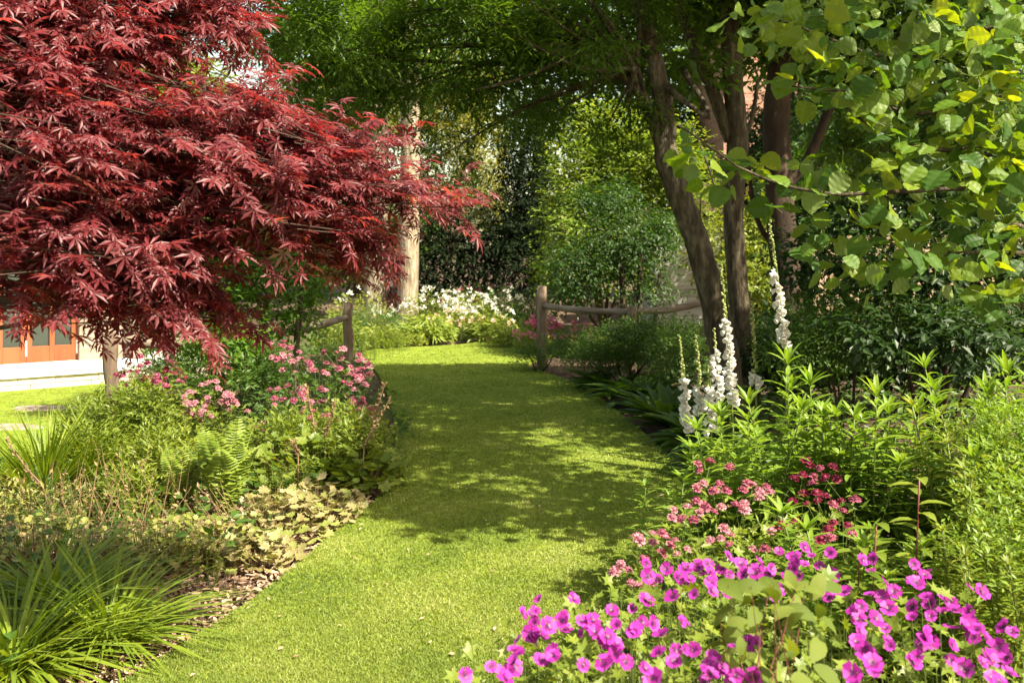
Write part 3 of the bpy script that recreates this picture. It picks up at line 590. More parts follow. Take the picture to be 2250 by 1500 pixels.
shrub('light_shrub', 'yellow green shrub lit between the two grey trunks', 'shrub',
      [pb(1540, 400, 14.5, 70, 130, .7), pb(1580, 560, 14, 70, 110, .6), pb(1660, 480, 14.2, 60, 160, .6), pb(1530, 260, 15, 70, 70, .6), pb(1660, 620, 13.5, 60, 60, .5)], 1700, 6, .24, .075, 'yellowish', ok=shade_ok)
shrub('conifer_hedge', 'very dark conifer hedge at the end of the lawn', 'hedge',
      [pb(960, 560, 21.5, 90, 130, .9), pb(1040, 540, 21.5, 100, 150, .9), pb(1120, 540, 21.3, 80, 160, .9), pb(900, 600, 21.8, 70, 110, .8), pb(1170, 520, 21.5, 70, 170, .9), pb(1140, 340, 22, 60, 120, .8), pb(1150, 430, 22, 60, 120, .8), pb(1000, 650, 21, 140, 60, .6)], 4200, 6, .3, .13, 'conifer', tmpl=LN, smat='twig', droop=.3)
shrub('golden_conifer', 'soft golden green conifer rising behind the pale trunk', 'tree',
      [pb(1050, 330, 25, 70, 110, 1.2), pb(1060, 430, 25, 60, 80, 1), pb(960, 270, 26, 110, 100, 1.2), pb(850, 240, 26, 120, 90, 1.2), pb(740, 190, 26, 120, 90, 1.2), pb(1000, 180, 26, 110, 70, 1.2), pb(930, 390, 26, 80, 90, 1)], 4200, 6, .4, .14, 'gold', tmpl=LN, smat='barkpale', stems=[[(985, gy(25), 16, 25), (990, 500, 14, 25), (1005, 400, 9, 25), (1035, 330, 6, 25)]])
def bigtree(lab, px, r, Y, blobs, n, size, mat, bark='barkpale', group=None, top=-200):
    t = thing('tall_tree', lab, 'tree', ((px-1125)/F*Y, Y, 0), group); g = G()
    pxtube(g, [(px, gy(Y)+4, r*1.35, Y), (px, gy(Y)-40, r*1.05, Y), (px+2, 500, r, Y), (px+6, 300, r*.92, Y), (px+4, 100, r*.8, Y), (px, top, r*.5, Y)], Y, 12, .03); part('trunk', g, M[bark], t)
    g = G(); base = P(px, 200, Y); limbs(g, base, [b[0] for b in blobs], r/F*Y*.4, .03); part('limb', g, M[bark], t)
    g = G(); foliage(g, blobs, n, 6, .45, size, L4, shade_ok); part('crown', g, M[mat], t)
bigtree('tall pale trunked tree lit by sun at the back of the border', 896, 26, 19, [pb(850, 160, 19.5, 160, 90, 1.4), pb(960, 80, 19.5, 180, 110, 1.5), pb(740, 100, 20, 150, 110, 1.4), pb(900, -120, 19.5, 300, 160, 2)], 1500, .14, 'mid')
bigtree('second pale trunk half hidden behind the lower maple leaves', 824, 29, 21.5, [pb(700, 240, 21.5, 120, 90, 1.4), pb(620, 330, 21.5, 120, 110, 1.4), pb(800, -60, 21.5, 260, 160, 2), pb(780, 470, 22, 90, 90, 1)], 1700, .14, 'mid')
for lab, px, Y, mat, bl in (
    ('bright yellow green tree seen through the gap in the maple', 400, 24, 'yellowish', [pb(390, 190, 24, 130, 90, 1.5), pb(330, 150, 24, 80, 70, 1.2), pb(250, 330, 24, 160, 150, 1.6), pb(450, 330, 24, 140, 140, 1.6), pb(100, 250, 24, 180, 200, 1.6), pb(420, 520, 23, 180, 120, 1.4)]),
    ('broad green tree beyond the house at the far left', -60, 28, 'mid', [pb(-50, 100, 28, 250, 200, 2), pb(150, 400, 28, 300, 200, 2), pb(-200, 400, 28, 250, 200, 2), pb(150, 30, 28, 110, 90, 1.5)]),
    ('tall green tree far behind the golden conifer', 780, 31, 'mid', [pb(690, 300, 31, 190, 170, 2.5), pb(900, 120, 31, 230, 190, 2.5), pb(800, 480, 31, 240, 140, 2), pb(900, -130, 31, 330, 150, 2.5), pb(650, 60, 31, 70, 110, 2)]),
    ('tall green tree far behind the dark conifers', 1180, 32, 'leafdark', [pb(1150, 150, 32, 240, 220, 2.5), pb(1350, 300, 32, 230, 200, 2.5), pb(1200, -120, 32, 330, 170, 2.5), pb(1130, 480, 32, 250, 130, 2)]),
    ('tall dark green tree far behind the upright trunk', 1560, 32, 'canopy', [pb(1500, 100, 32, 260, 220, 2.5), pb(1500, -150, 32, 300, 170, 2.5), pb(1560, 400, 30, 160, 190, 2)]),
    ('tall dark green tree at the far right behind the hazel', 2000, 22, 'dark', [pb(1850, 100, 22, 220, 200, 2), pb(2100, 60, 22, 260, 200, 2), pb(2250, 330, 22, 240, 230, 2), pb(1830, 380, 21, 130, 180, 1.6), pb(2050, 350, 21, 170, 130, 1.6), pb(2300, -200, 22, 400, 200, 2)])):
    bigtree(lab, px, 20, Y, bl, 4600, .24 if Y > 25 else .18, mat, 'bark')
shrub('broad_tree', 'dark green tree hiding the lower part of the pink brick house', 'tree',
      [pb(1690, 330, 24, 90, 110, 1), pb(1780, 250, 24, 110, 130, 1), pb(1650, 480, 24, 110, 110, 1), pb(1830, 430, 24, 120, 120, 1), pb(1740, 580, 23.5, 130, 80, 1), pb(1800, 90, 24, 90, 90, 1)], 4200, 6, .4, .16, 'leafdark', smat='bark')
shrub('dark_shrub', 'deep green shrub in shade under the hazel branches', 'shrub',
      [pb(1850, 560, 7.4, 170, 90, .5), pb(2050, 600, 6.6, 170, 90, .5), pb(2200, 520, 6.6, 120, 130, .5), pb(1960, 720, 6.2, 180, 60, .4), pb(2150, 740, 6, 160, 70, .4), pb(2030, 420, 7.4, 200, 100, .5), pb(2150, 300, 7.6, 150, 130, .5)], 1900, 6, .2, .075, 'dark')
shrub('rose_bush', 'shaded bush with a few yellow green and pink tips behind the lance leaved plants', 'shrub',
      [pb(1780, 700, 7.0, 130, 60, .4), pb(1850, 740, 6.6, 120, 60, .4), pb(1760, 780, 6.4, 100, 50, .35), pb(2060, 690, 6.4, 110, 40, .3), pb(1900, 660, 7, 120, 40, .4)], 1500, 6, .14, .036, 'mid')
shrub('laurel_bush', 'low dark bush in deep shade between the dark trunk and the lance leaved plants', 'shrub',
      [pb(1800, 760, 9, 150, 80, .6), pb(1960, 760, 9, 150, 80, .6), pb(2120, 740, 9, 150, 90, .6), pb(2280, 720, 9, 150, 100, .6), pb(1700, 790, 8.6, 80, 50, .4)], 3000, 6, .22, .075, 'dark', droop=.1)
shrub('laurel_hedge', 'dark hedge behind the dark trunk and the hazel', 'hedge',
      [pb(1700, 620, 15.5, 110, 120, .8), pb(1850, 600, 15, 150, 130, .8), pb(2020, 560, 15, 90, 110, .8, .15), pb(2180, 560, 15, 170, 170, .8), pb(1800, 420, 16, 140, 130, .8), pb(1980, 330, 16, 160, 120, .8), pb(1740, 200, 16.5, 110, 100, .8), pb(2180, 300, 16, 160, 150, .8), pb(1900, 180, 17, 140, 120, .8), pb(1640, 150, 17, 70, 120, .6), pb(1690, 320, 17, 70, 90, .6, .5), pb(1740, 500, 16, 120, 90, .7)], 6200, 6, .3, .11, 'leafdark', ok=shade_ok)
shrub('bed_shrub', 'feathery dark plant in front of the right hand rail', 'shrub',
      [pb(1270, 760, 10.8, 70, 42, .35), pb(1360, 755, 10.2, 90, 42, .4), pb(1440, 745, 9.8, 80, 50, .4), pb(1330, 790, 10.3, 90, 30, .35), pb(1490, 770, 9.2, 60, 60, .35), pb(1395, 745, 9.9, 60, 38, .3)], 4000, 6, .16, .042, 'mid', tmpl=LN, droop=-.1)
shrub('post_shrub', 'small green bush at the foot of the tall round post', 'shrub',
      [pb(1150, 770, 11.8, 34, 40, .25), pb(1215, 775, 11.6, 40, 40, .25), pb(1175, 790, 11.7, 36, 26, .2)], 420, 6, .14, .04, 'mid', tmpl=LN, droop=-.2)

# ------------------------------------------------------------------ flower part meshes
def geranium_flower(k):
    r = np.random.default_rng(k); g = G()
    prof = [(.10, .06), (.30, .20), (.55, .37), (.80, .49), (.98, .36)]
    for i in range(5):
        a = 2*math.pi*i/5+r.normal()*.06; c, s = math.cos(a), math.sin(a); v = []; f = []
        cup = r.uniform(.05, .55); ln = r.uniform(.92, 1.06)
        for t, hw in prof:
            z = cup*t**1.5-.12*max(0, t-.7)
            for q in (-1, 0, 1):
                y = hw*q*1.02; x = t*ln-(.05 if (q == 0 and t > .9) else 0); v.append((c*x-s*y, s*x+c*y, z+.06*abs(q)*hw+.004*i+.01*r.normal()))
        for j in range(len(prof)-1): b = 3*j; f += [(b, b+1, b+4, b+3), (b+1, b+2, b+5, b+4)]
        g.add(np.array(v), [[q for q in f[:2]]], 1, True); g.add(np.array(v), [f[2:4]], 3, True); g.add(np.array(v), [f[4:]], 0, True)
    for i in range(5):
        a = 2*math.pi*i/5+.0; c, s = math.cos(a), math.sin(a)
        g.add(np.array([(0, 0, .03), (c*.2-s*.07, s*.2+c*.07, .085), (c*.30, s*.30, .115), (c*.2+s*.07, s*.2-c*.07, .085)]), [[(0, 3, 2, 1)]], 1)
    a = np.linspace(0, 2*math.pi, 10, endpoint=False); g.add(np.r_[np.c_[np.cos(a)*.25, np.sin(a)*.25, np.full(10, .075)], [[0, 0, .02]]], [np.stack([np.arange(10), (np.arange(10)+1) % 10, np.full(10, 10)], 1)], 1)
    g.tube([(0, 0, .02), (0, 0, .2)], [.05, .03], 5, 1)
    g.tube([(0, 0, -.02), (.1, .05, -.8), (.1, .3, -3.5)], [.05, .035, .035], 4, 2)
    return g.mesh('geranium_flower', [M['magenta'], M['eye'], M['stem'], M['magdeep']])
GER = [geranium_flower(k) for k in range(6)]
def astrantia_head(mat, k):
    r = np.random.default_rng(k); g = G(); n = 13
    a = np.linspace(0, 2*math.pi, n, endpoint=False)+r.normal(size=n)*.08
    d = np.c_[np.cos(a), np.sin(a), r.uniform(-.1, .3, n)]; g.scat(LANCE, np.zeros((n, 3)), d, np.tile([0, 0, 1.], (n, 1)), np.stack([np.full(n, 2.6), np.full(n, 1.0), np.full(n, .6)], 1))
    m = 46; q = nrm(np.c_[r.normal(size=(m, 2)), np.abs(r.normal(size=m))*.9+.1]); q2 = q*np.array([.62, .62, .5])+np.array([0, 0, .12])
    g.scat(L4, q2*.6, q, rd(m), .40)
    v = []; f = []
    for i, ph in enumerate(np.linspace(0, math.pi/2, 4)):
        for j in range(8): b = j*math.pi/4; v.append((math.cos(b)*math.cos(ph)*.5, math.sin(b)*math.cos(ph)*.5, .06+math.sin(ph)*.5))
    for i in range(3):
        for j in range(8): f.append((i*8+j, i*8+(j+1) % 8, i*8+8+(j+1) % 8, i*8+8+j))
    g.add(np.array(v), [f], 0, True)
    g.tube([(0, 0, 0), (.1, 0, -2), (.2, .2, -9)], [.05, .04, .05], 4, 1)
    return g.mesh('flower_head', [mat, M['stem']])
AST = {k: [astrantia_head(M[k], i) for i in range(4)] for k in ('pinkfl', 'rosefl', 'crimfl')}
def bell(mat, L=1.0, flare=.42):
    g = G(); prof = [(0, .10), (.15, .22), (.55, .27), (.85, .34), (1.0, flare)]; v = []; f = []
    for t, r in prof:
        for j in range(7): a = 2*math.pi*j/7; v.append((math.cos(a)*r, t*L, math.sin(a)*r*.9-(.1*t if math.sin(a) < 0 else 0)))
    for i in range(4):
        for j in range(7): f.append((i*7+j, i*7+(j+1) % 7, i*7+7+(j+1) % 7, i*7+7+j))
    g.add(np.array(v), [f, ], 0, True); return g.mesh('bell_flower', [mat])
BELL = bell(M['white']); BUDM = bell(M['bud'], .8, .10)
def lance_shoot(k, h=.8, n=46, L=.112, mat='lance', stem='stem', tm=LANCE, top=.25, tipn=9):
    r = np.random.default_rng(100+k); g = G(); b = r.normal(size=2)*.06*h/.8
    z = np.linspace(0, 1, 7); pts = np.c_[b[0]*z**2, b[1]*z**2, z*h]; g.tube(pts, np.linspace(.0045, .002, 7), 4, 1)
    t = np.concatenate([np.linspace(top, .96, n), np.full(tipn, .985)]); a = np.arange(len(t))*2.4+r.normal(size=len(t))*.2
    pos = np.c_[b[0]*t**2, b[1]*t**2, t*h]; rise = np.where(t > .97, r.uniform(.9, 2.4, len(t)), np.interp(t, [0, .5, 1], [-.2, .15, .75]))+r.normal(size=len(t))*.12
    d = np.c_[np.cos(a), np.sin(a), rise]; sz = L*np.interp(t, [.1, .5, .9, 1], [.8, 1.1, .95, .7])*r.uniform(.8, 1.15, len(t))
    g.scat(tm, pos, d, np.tile([0, 0, 1.], (len(t), 1))+d*np.array([-.3, -.3, 0]), np.stack([sz*.95, sz, sz], 1), 0, True)
    return g.mesh('leafy_shoot', [M[mat], M[stem]])
LS = [lance_shoot(k) for k in range(6)]
LS2 = [lance_shoot(20+k, .5, 46, .05, 'fresh') for k in range(4)]
LS3 = [lance_shoot(30+k, .6, 110, .045, 'yellowish', top=.12) for k in range(4)]
LS4 = [lance_shoot(40+k, .7, 40, .06, 'mid') for k in range(4)]

# ------------------------------------------------------------------ plants
def clump_leaves(g, c, rx, ry, h, n, size, tmpl, mat=0, flat=1.0, stalks=None):
    a = rng.uniform(0, 2*math.pi, n); u = rng.random(n)**.5; z = h*np.sqrt(np.clip(1-(u*.93)**2, 0, 1))*rng.uniform(.35, 1.05, n)
    pos = np.c_[c[0]+rx*u*np.cos(a), c[1]+ry*u*np.sin(a), c[2]+z]; d = np.c_[np.cos(a), np.sin(a), rng.uniform(-.35, .45, n)]+rd(n)*.6
    g.scat(tmpl, pos, d, np.array([0, 0, flat])+rd(n)*.55+np.array([.1, -.25, 0]), size*rng.uniform(.6, 1.2, n), mat)
    if stalks is not None: rods(g, np.c_[c[0]+rx*.4*u*np.cos(a), c[1]+ry*.4*u*np.sin(a), np.full(n, c[2])][::2], pos[::2], .0022, stalks)
HT = {m.name: max(v.co.z for v in m.vertices) for ms in (LS, LS2, LS3, LS4) for m in ms}
def spots_px(lst, Yr, n_extra=0):
    out = []
    for px, py in lst:
        Y = rng.uniform(*Yr); q = P(px, py, Y); out.append((q[0], q[1], max(q[2], .15)))
    return out

# --- magenta geraniums: flower positions taken from the photograph, each clump with its own flowers
GF = [(140, 565), (40, 600), (200, 590), (230, 550), (345, 540), (385, 505), (250, 460), (235, 500), (265, 355), (330, 300), (318, 345), (470, 300), (300, 430), (335, 445), (315, 390), (365, 405), (430, 365), (435, 420), (500, 385), (545, 385), (555, 430), (600, 450), (620, 345), (640, 400), (640, 480), (635, 515), (505, 560), (590, 555), (715, 415), (700, 335), (750, 300), (780, 395), (860, 290), (905, 385), (805, 510), (750, 575), (870, 500), (910, 500), (755, 160), (760, 210), (835, 180), (910, 180), (960, 170), (925, 220), (1010, 235), (1080, 130), (1060, 180), (1130, 160), (1140, 200), (1280, 110), (1250, 180), (1320, 180), (1380, 160), (1440, 170), (1380, 95), (1485, 115), (1495, 205), (1610, 145), (1655, 140), (1490, 265), (1540, 270), (1570, 345), (1660, 375), (1700, 415), (1700, 235), (1640, 280), (1690, 290), (1735, 270), (1810, 230), (1815, 160), (1865, 190), (2035, 255), (2080, 270), (1925, 285), (1810, 330), (1865, 290), (1880, 365), (1975, 340), (2030, 350), (1930, 345), (1965, 415), (2040, 410), (2050, 450), (2100, 455), (2150, 490), (2180, 530), (2170, 410), (1830, 525), (1880, 465), (1860, 440), (1960, 540), (2010, 570), (2085, 550), (2125, 610), (2190, 590), (1965, 480), (1570, 590), (1620, 500), (1650, 550), (1600, 430), (1590, 460), (1660, 575), (1710, 460), (1020, 525), (1010, 595), (1060, 570), (1110, 600), (1180, 605), (1110, 480), (1160, 470), (945, 280), (1070, 278), (1285, 270), (1200, 150), (1000, 160), (880, 215), (980, 205), (1300, 210), (1180, 190), (1340, 130)]
GC = [(1165, 1420, 'magenta geranium spilling leftmost over the lawn edge'), (1380, 1370, 'magenta geranium flowering at the lawn edge left of the broad leaved sprig'), (1580, 1270, 'magenta geranium with a dense row of flowers below the pink heads'), (1880, 1330, 'magenta geranium right of the broad leaved sprig'), (2140, 1400, 'magenta geranium rightmost in the front corner'), (1640, 1470, 'magenta geranium low at the bottom behind the broad leaved sprig')]
GR = 'magenta geraniums in the right foreground'; gt = []
for px, py, lab in GC:
    Y = 2.65-(py-1200)/300*.8; q = P(px, py, Y); t = thing('geranium', lab, 'flower', (q[0], q[1]+.05, 0), GR); gt.append((px, py, t, Y))
    g = G(); clump_leaves(g, (q[0], q[1]+.1, 0), .26, .34, q[2]+.02, 420, .05, PALM, 0, 1.0, 1); part('foliage', g, [M['fresh'], M['stem']], t)
GF = GF+[(a+rng.normal()*28, b+abs(rng.normal())*30) for a, b in GF if rng.random() < .55]
for u, v in GF:
    px, py = 1000+u/1.8, 1150+v/1.8; Y = 2.65-(py-1200)/300*.8+rng.uniform(-.08, .08)
    k = min(gt, key=lambda e: (e[0]-px)**2+(e[1]-py)**2*2); n = nrm(np.array([rng.normal()*.42, -.6+rng.normal()*.35, .72]))
    inst('geranium_flower', GER[rng.integers(6)], k[2], P(px, py, Y), rot_to(n, rng.uniform(0, 6.28)), .0184*rng.uniform(.65, 1.15))
# broad leaved sprig among the geraniums
q = P(1690, 1400, 1.8); t = thing('leafy_sprig', 'broad oval leaved sprig rising among the magenta geraniums', 'plant', (q[0], q[1], 0)); g = G()
lf = [(1600, 1260, .07), (1660, 1340, .06), (1760, 1330, .065), (1690, 1270, .07), (1740, 1400, .075), (1800, 1410, .07), (1580, 1340, .06), (1640, 1430, .055), (1590, 1430, .06), (1700, 1470, .065), (1820, 1470, .07), (1770, 1480, .06), (1650, 1250, .06), (1740, 1270, .06), (1560, 1400, .055), (1630, 1480, .06), (1720, 1330, .055), (1800, 1270, .07), (1770, 1225, .07), (1840, 1250, .055), (1610, 1380, .06)]
lf = [(a, max(b, 1275)+10, c) for a, b, c in lf]; n = 26; an = rng.uniform(0, 6.28, n); u = rng.random(n)**.5
lf += [(1695+135*u[k]*math.cos(an[k]), 1385+110*u[k]*math.sin(an[k]), rng.uniform(.035, .065)) for k in range(n)]
pos = np.array([P(a, b, 1.86+rng.uniform(-.10, .16)) for a, b, _ in lf]); n = len(lf); dd = nrm(np.c_[(pos[:, 0]-q[0])*4+rng.normal(size=n)*.3, rng.normal(size=n)*.4-.2, rng.normal(size=n)*.2-.05])
g.scat(OVAL, pos-dd*.03, dd, np.array([.15, -.35, 1.])+rd(n)*.5, np.array([c*.9 for _, _, c in lf]), 0, True)
st = pos[::3]; rods(g, np.tile(np.array([q[0], q[1]+.05, q[2]-.2]), (len(st), 1))+rng.normal(size=(len(st), 3))*.03, st, .0016, 1)
g.tube([(q[0]+.02, q[1]+.06, 0), (q[0], q[1]+.05, .3), (q[0], q[1]+.04, q[2]-.12)], [.005, .005, .003], 5, 1)
part('foliage', g, [M['sprig'], M['redstem']], t)

# --- astrantia clumps
def astrantia(lab, heads, Yf, cols, size, rx, ry, fol='fresh', nleaf=500, grp='pink astrantias in the beds', tall=1.0, ls=.06):
    ps = [P(a, b, Yf(b)+rng.uniform(-.12, .12)) for a, b in heads]; c = np.mean(ps, axis=0)
    t = thing('astrantia', lab, 'flower', (c[0], c[1], 0), grp); g = G()
    clump_leaves(g, (c[0], c[1], 0), rx, ry, max(p[2] for p in ps)*.78*tall, nleaf, ls, PALM, 0, 1.0, 1); clump_leaves(g, (c[0], c[1], 0), rx, ry, max(p[2] for p in ps)*.9*tall, nleaf, ls*.8, LN, 0, .6)
    part('foliage', g, [M[fol], M['stem']], t)
    for p in ps:
        m = AST[cols[rng.integers(len(cols))]]; n = nrm(np.array([rng.normal()*.3, -.25+rng.normal()*.3, 1]))
        inst('flower_head', m[rng.integers(4)], t, p, rot_to(n, rng.uniform(0, 6.28)), size*rng.uniform(.75, 1.15))
AR = [(875, 255), (975, 240), (885, 310), (1140, 285), (870, 455), (1050, 425), (1330, 430), (1380, 470), (1440, 440), (1470, 490), (1250, 470), (1110, 480), (860, 560), (790, 610), (680, 635), (665, 700), (740, 710), (840, 720), (935, 610), (890, 660), (1010, 650), (1070, 610), (1260, 580), (1185, 600), (1260, 630), (500, 830), (370, 855), (395, 880), (580, 825), (505, 905), (610, 865), (690, 890), (585, 990), (650, 920), (700, 1000), (790, 960), (1095, 790), (975, 885), (1140, 850), (1065, 870), (1130, 920), (1560, 760), (1655, 570), (1670, 380), (1770, 230), (1800, 270), (1880, 290), (1990, 285), (1740, 350), (1830, 360), (1820, 420), (1920, 370), (2020, 380), (1745, 500), (1850, 500), (1775, 590), (1860, 560), (1930, 520), (1990, 590), (2060, 570), (2070, 650), (2170, 550), (1670, 720), (1990, 740), (2110, 760), (1950, 800), (2150, 840), (1480, 810), (1890, 880), (1860, 920), (1330, 960), (1425, 960), (240, 1080), (190, 1140), (300, 1135), (320, 1235), (375, 1270), (430, 1040), (500, 1250), (1960, 860), (920, 420), (1005, 480), (1380, 520), (1290, 420), (1410, 500)]
AR = [(1300+u/3.75, 950+v/3.75) for u, v in AR]
YR = lambda py: 3.75-(py-1000)/300*.95
low = [p for p in AR if p[1] > 1165 and p[0] < 1700]; rest = [p for p in AR if p not in low]
right = [p for p in rest if p[0] >= 1700]; left = [p for p in rest if p[0] < 1700]
astrantia('pale pink astrantia leaning over the lawn edge above the magenta geraniums', low, YR, ['pinkfl', 'pinkfl', 'rosefl'], .021, .38, .3)
astrantia('rose pink astrantia below the white foxgloves', left, YR, ['pinkfl', 'rosefl'], .022, .4, .3)
astrantia('dark crimson astrantia in front of the lance leaved plants', right, YR, ['crimfl', 'rosefl', 'crimfl'], .022, .3, .3)
def scatter_px(n, regs):
    out = []
    while len(out) < n:
        px, py, rx, ry = regs[rng.integers(len(regs))]; a = rng.uniform(0, 6.28); u = rng.random()**.5; out.append((px+rx*u*math.cos(a), py+ry*u*math.sin(a)))
    return out
astrantia('tall pink astrantia beside the far left fence post', scatter_px(84, [(610, 780, 50, 30), (720, 790, 80, 30), (670, 830, 90, 40), (800, 870, 40, 55), (790, 810, 35, 30), (650, 870, 70, 30)]), lambda py: 7.4-(py-760)/200*1.0, ['pinkfl', 'rosefl', 'rosefl'], .032, .6, .5, 'mid', 700)
astrantia('low pink astrantia in front of the tallest pink clump by the lawn', scatter_px(46, [(575, 925, 40, 35), (800, 965, 40, 30), (710, 920, 70, 30), (810, 915, 30, 25), (640, 880, 60, 20)]), lambda py: 6.5, ['pinkfl', 'rosefl'], .028, .5, .35, 'fresh', 600)
astrantia('pale pink astrantia right of the green fern', scatter_px(46, [(455, 870, 55, 35), (430, 905, 40, 20), (500, 885, 25, 25)]), lambda py: 6.2, ['pinkfl'], .028, .35, .3, 'fresh', 500)
astrantia('dark rose astrantia at the foot of the near left fence post', scatter_px(44, [(330, 800, 60, 25), (370, 830, 40, 20), (300, 830, 50, 20), (290, 870, 60, 30)]), lambda py: 6.4, ['crimfl', 'rosefl'], .026, .5, .35, 'fresh', 600)

# --- lance leaved perennials at the right
tops = [((1735, 795), (1790, 840), (1650, 850), (1690, 880), (1760, 900), (1820, 930), (1620, 900), (1580, 940), (1560, 980), (1530, 990), (1600, 1000), (1660, 960), (1720, 960), (1700, 1010), (1640, 1040), (1780, 980)),
        ((1925, 850), (1870, 920), (1990, 900), (1950, 960), (1890, 980), (1830, 1010), (1920, 1040), (1980, 1020), (1850, 1080), (1900, 1100), (1960, 1100), (1810, 1060), (1940, 900), (1860, 960), (2010, 1060), (2030, 960)),
        ((2110, 810), (2050, 860), (2080, 920), (2150, 900), (2120, 980), (2060, 1000), (2180, 960), (2100, 1060), (2160, 1060), (2210, 1000), (2040, 1100), (2090, 1140), (2190, 1120), (2000, 1140)),
        ((2230, 730), (2200, 820), (2250, 860), (2290, 800), (2240, 930), (2300, 900), (2350, 850)),
        ((1480, 1060), (1520, 1060), (1560, 1050), (1500, 1120), (1600, 1080), (1550, 1130), (1640, 1110), (1700, 1080), (1740, 1120), (1680, 1150)),
        ((1780, 1130), (1830, 1150), (1880, 1180), (1940, 1180), (2000, 1200), (2060, 1210), (2130, 1200), (2200, 1200), (2240, 1150))]
labs = ['tall lance leaved plant just right of the white foxgloves', 'lance leaved plant in the middle of the right bed in front of deep shade', 'tall lance leaved plant left of the yellow flecked foliage at the right edge', 'tallest lance leaved plant in the right edge corner', 'short lance leaved plant by the mulch edge of the lawn', 'low lance leaved plant behind the rightmost geraniums']
for k, (tl, lab) in enumerate(zip(tops, labs)):
    Yr = [(3.8, 4.4), (3.6, 4.3), (3.4, 4.1), (3.3, 3.8), (3.7, 4.2), (2.9, 3.4)][k]; sp = []
    for px, py in tl:
        Y = rng.uniform(*Yr); q = P(px, py, Y); sp.append(tuple(q))
        for _ in range(2): sp.append((q[0]+rng.normal()*.09, q[1]+rng.normal()*.12+.05, max(.3, q[2]*rng.uniform(.72, .95))))
    t = thing('lance_leaved_plant', lab, 'plant', (np.mean([s[0] for s in sp]), np.mean([s[1] for s in sp]), 0), 'lance leaved plants in the right bed')
    for q in sp:
        me = LS[rng.integers(6)]; s = q[2]/.80; inst('leafy_shoot', me, t, (q[0], q[1], 0), (rng.normal()*.05, rng.normal()*.05, rng.uniform(0, 6.28)), (1.0, 1.0, s) if s > .7 else s)
sp = []
t = thing('yellow_flecked_plant', 'bushy plant of tiny yellow green leaves at the right edge', 'plant', P(2200, 1000, 3.1)*np.array([1, 1, 0]))
for k in range(44):
    px, py = rng.uniform(2110, 2330), rng.uniform(850, 1270); Y = 3.5-(py-850)/420*.9; q = P(px, py, Y); inst('leafy_shoot', LS3[rng.integers(4)], t, (q[0], q[1], 0), (rng.normal()*.1, rng.normal()*.1, rng.uniform(0, 6.28)), max(q[2], .3)/.60)
g = G(); foliage(g, [pb(2200, 980, 3.3, 80, 90, .25), pb(2270, 930, 3.3, 100, 110, .25), pb(2210, 1120, 2.95, 100, 90, .25), pb(2170, 1220, 2.7, 80, 60, .2), pb(2290, 1150, 2.8, 120, 130, .25)], 620, 6, .11, .028, LN, droop=-.2); part('foliage', g, M['lance'], t)
t = thing('red_stemmed_plant', 'broad leaved plant with upright red stems behind the geraniums', 'plant', P(1960, 1300, 2.9)*np.array([1, 1, 0]))
for px, py in ((1925, 1150), (2020, 1050), (1890, 1200)):
    q = P(px, py, 2.85); g = G(); g.tube(catmull([(q[0]+.02, q[1], 0), (q[0]-.01, q[1], q[2]*.5), (q[0], q[1], q[2])], 4), .0026, 5, 1); n = 20; a = np.arange(n)*1.57+rng.normal(size=n)*.2; z = q[2]*np.linspace(.4, 1, n)
    g.scat(OVAL, np.c_[np.full(n, q[0]), np.full(n, q[1]), z], np.c_[np.cos(a), np.sin(a), np.full(n, .35)], np.tile([0, 0, 1.], (n, 1)), np.stack([np.full(n, .055), np.full(n, .085), np.full(n, .085)], 1), 0, True); part('leafy_shoot', g, [M['fresh'], M['redstem']], t)

# --- white foxgloves
FX = [((1512, 935), (1492, 735), 6.3, .55, 'short white foxglove spire, leftmost of the foxgloves'), ((1538, 900), (1530, 735), 6.5, .35, 'pale slim foxglove spire second from the left'), ((1562, 945), (1556, 800), 5.9, .66, 'bright white foxglove spire low at the front of the group'),
      ((1608, 880), (1584, 580), 6.1, .60, 'tallest foxglove spire thick with white bells below green buds'), ((1578, 870), (1568, 720), 6.4, .7, 'white foxglove spire tucked left of the tallest one'), ((1660, 840), (1652, 660), 6.6, .12, 'greenish foxglove spire in bud right of the white group'), ((1724, 760), (1688, 465), 6.25, .56, 'tall slender foxglove spire in front of the dark trunk')]
for (bx, by), (tx, ty), Y, fw, lab in FX:
    a = P(bx, by, Y); b = P(tx, ty, Y); foot = a.copy(); foot[2] = 0; foot[0] += .02; t = thing('foxglove', lab, 'flower', (foot[0], foot[1], 0), 'white foxgloves in the right bed')
    g = G(); pts = catmull([foot, a, (a+b)/2+np.array([.01, 0, 0]), b], 6); g.tube(pts, np.linspace(.008, .003, len(pts)), 5); part('stem', g, M['stem'], t)
    g = G(); n = 16; an = rng.uniform(0, 6.28, n); g.scat(STRAP, np.c_[np.full(n, foot[0]), np.full(n, foot[1]), rng.uniform(.02, .5, n)*a[2]+.02], np.c_[np.cos(an), np.sin(an), rng.uniform(.1, .9, n)], np.tile([0, 0, 1.], (n, 1)), rng.uniform(.14, .24, n), 0, True); part('leaf', g, M['mid'], t)
    ln = np.linalg.norm(b-a); n = int(ln/.0095)
    for k in range(n):
        u = k/n; q = a*(1-u)+b*u; an = -math.pi/2+rng.normal()*1.25; big = u < fw+rng.normal()*.04; sz = (.043*(1.15-.45*u) if big else .032)*(1-.5*u*(u > fw))*rng.uniform(.85, 1.1)
        d = Vector((math.cos(an), math.sin(an), -.55 if big else (-.1 if u < .75 else .4))); e = d.to_track_quat('Y', 'Z').to_euler()
        inst('bell_flower' if big else 'flower_bud', BELL if big else BUDM, t, q+np.array([0, 0, 0]), e, sz)

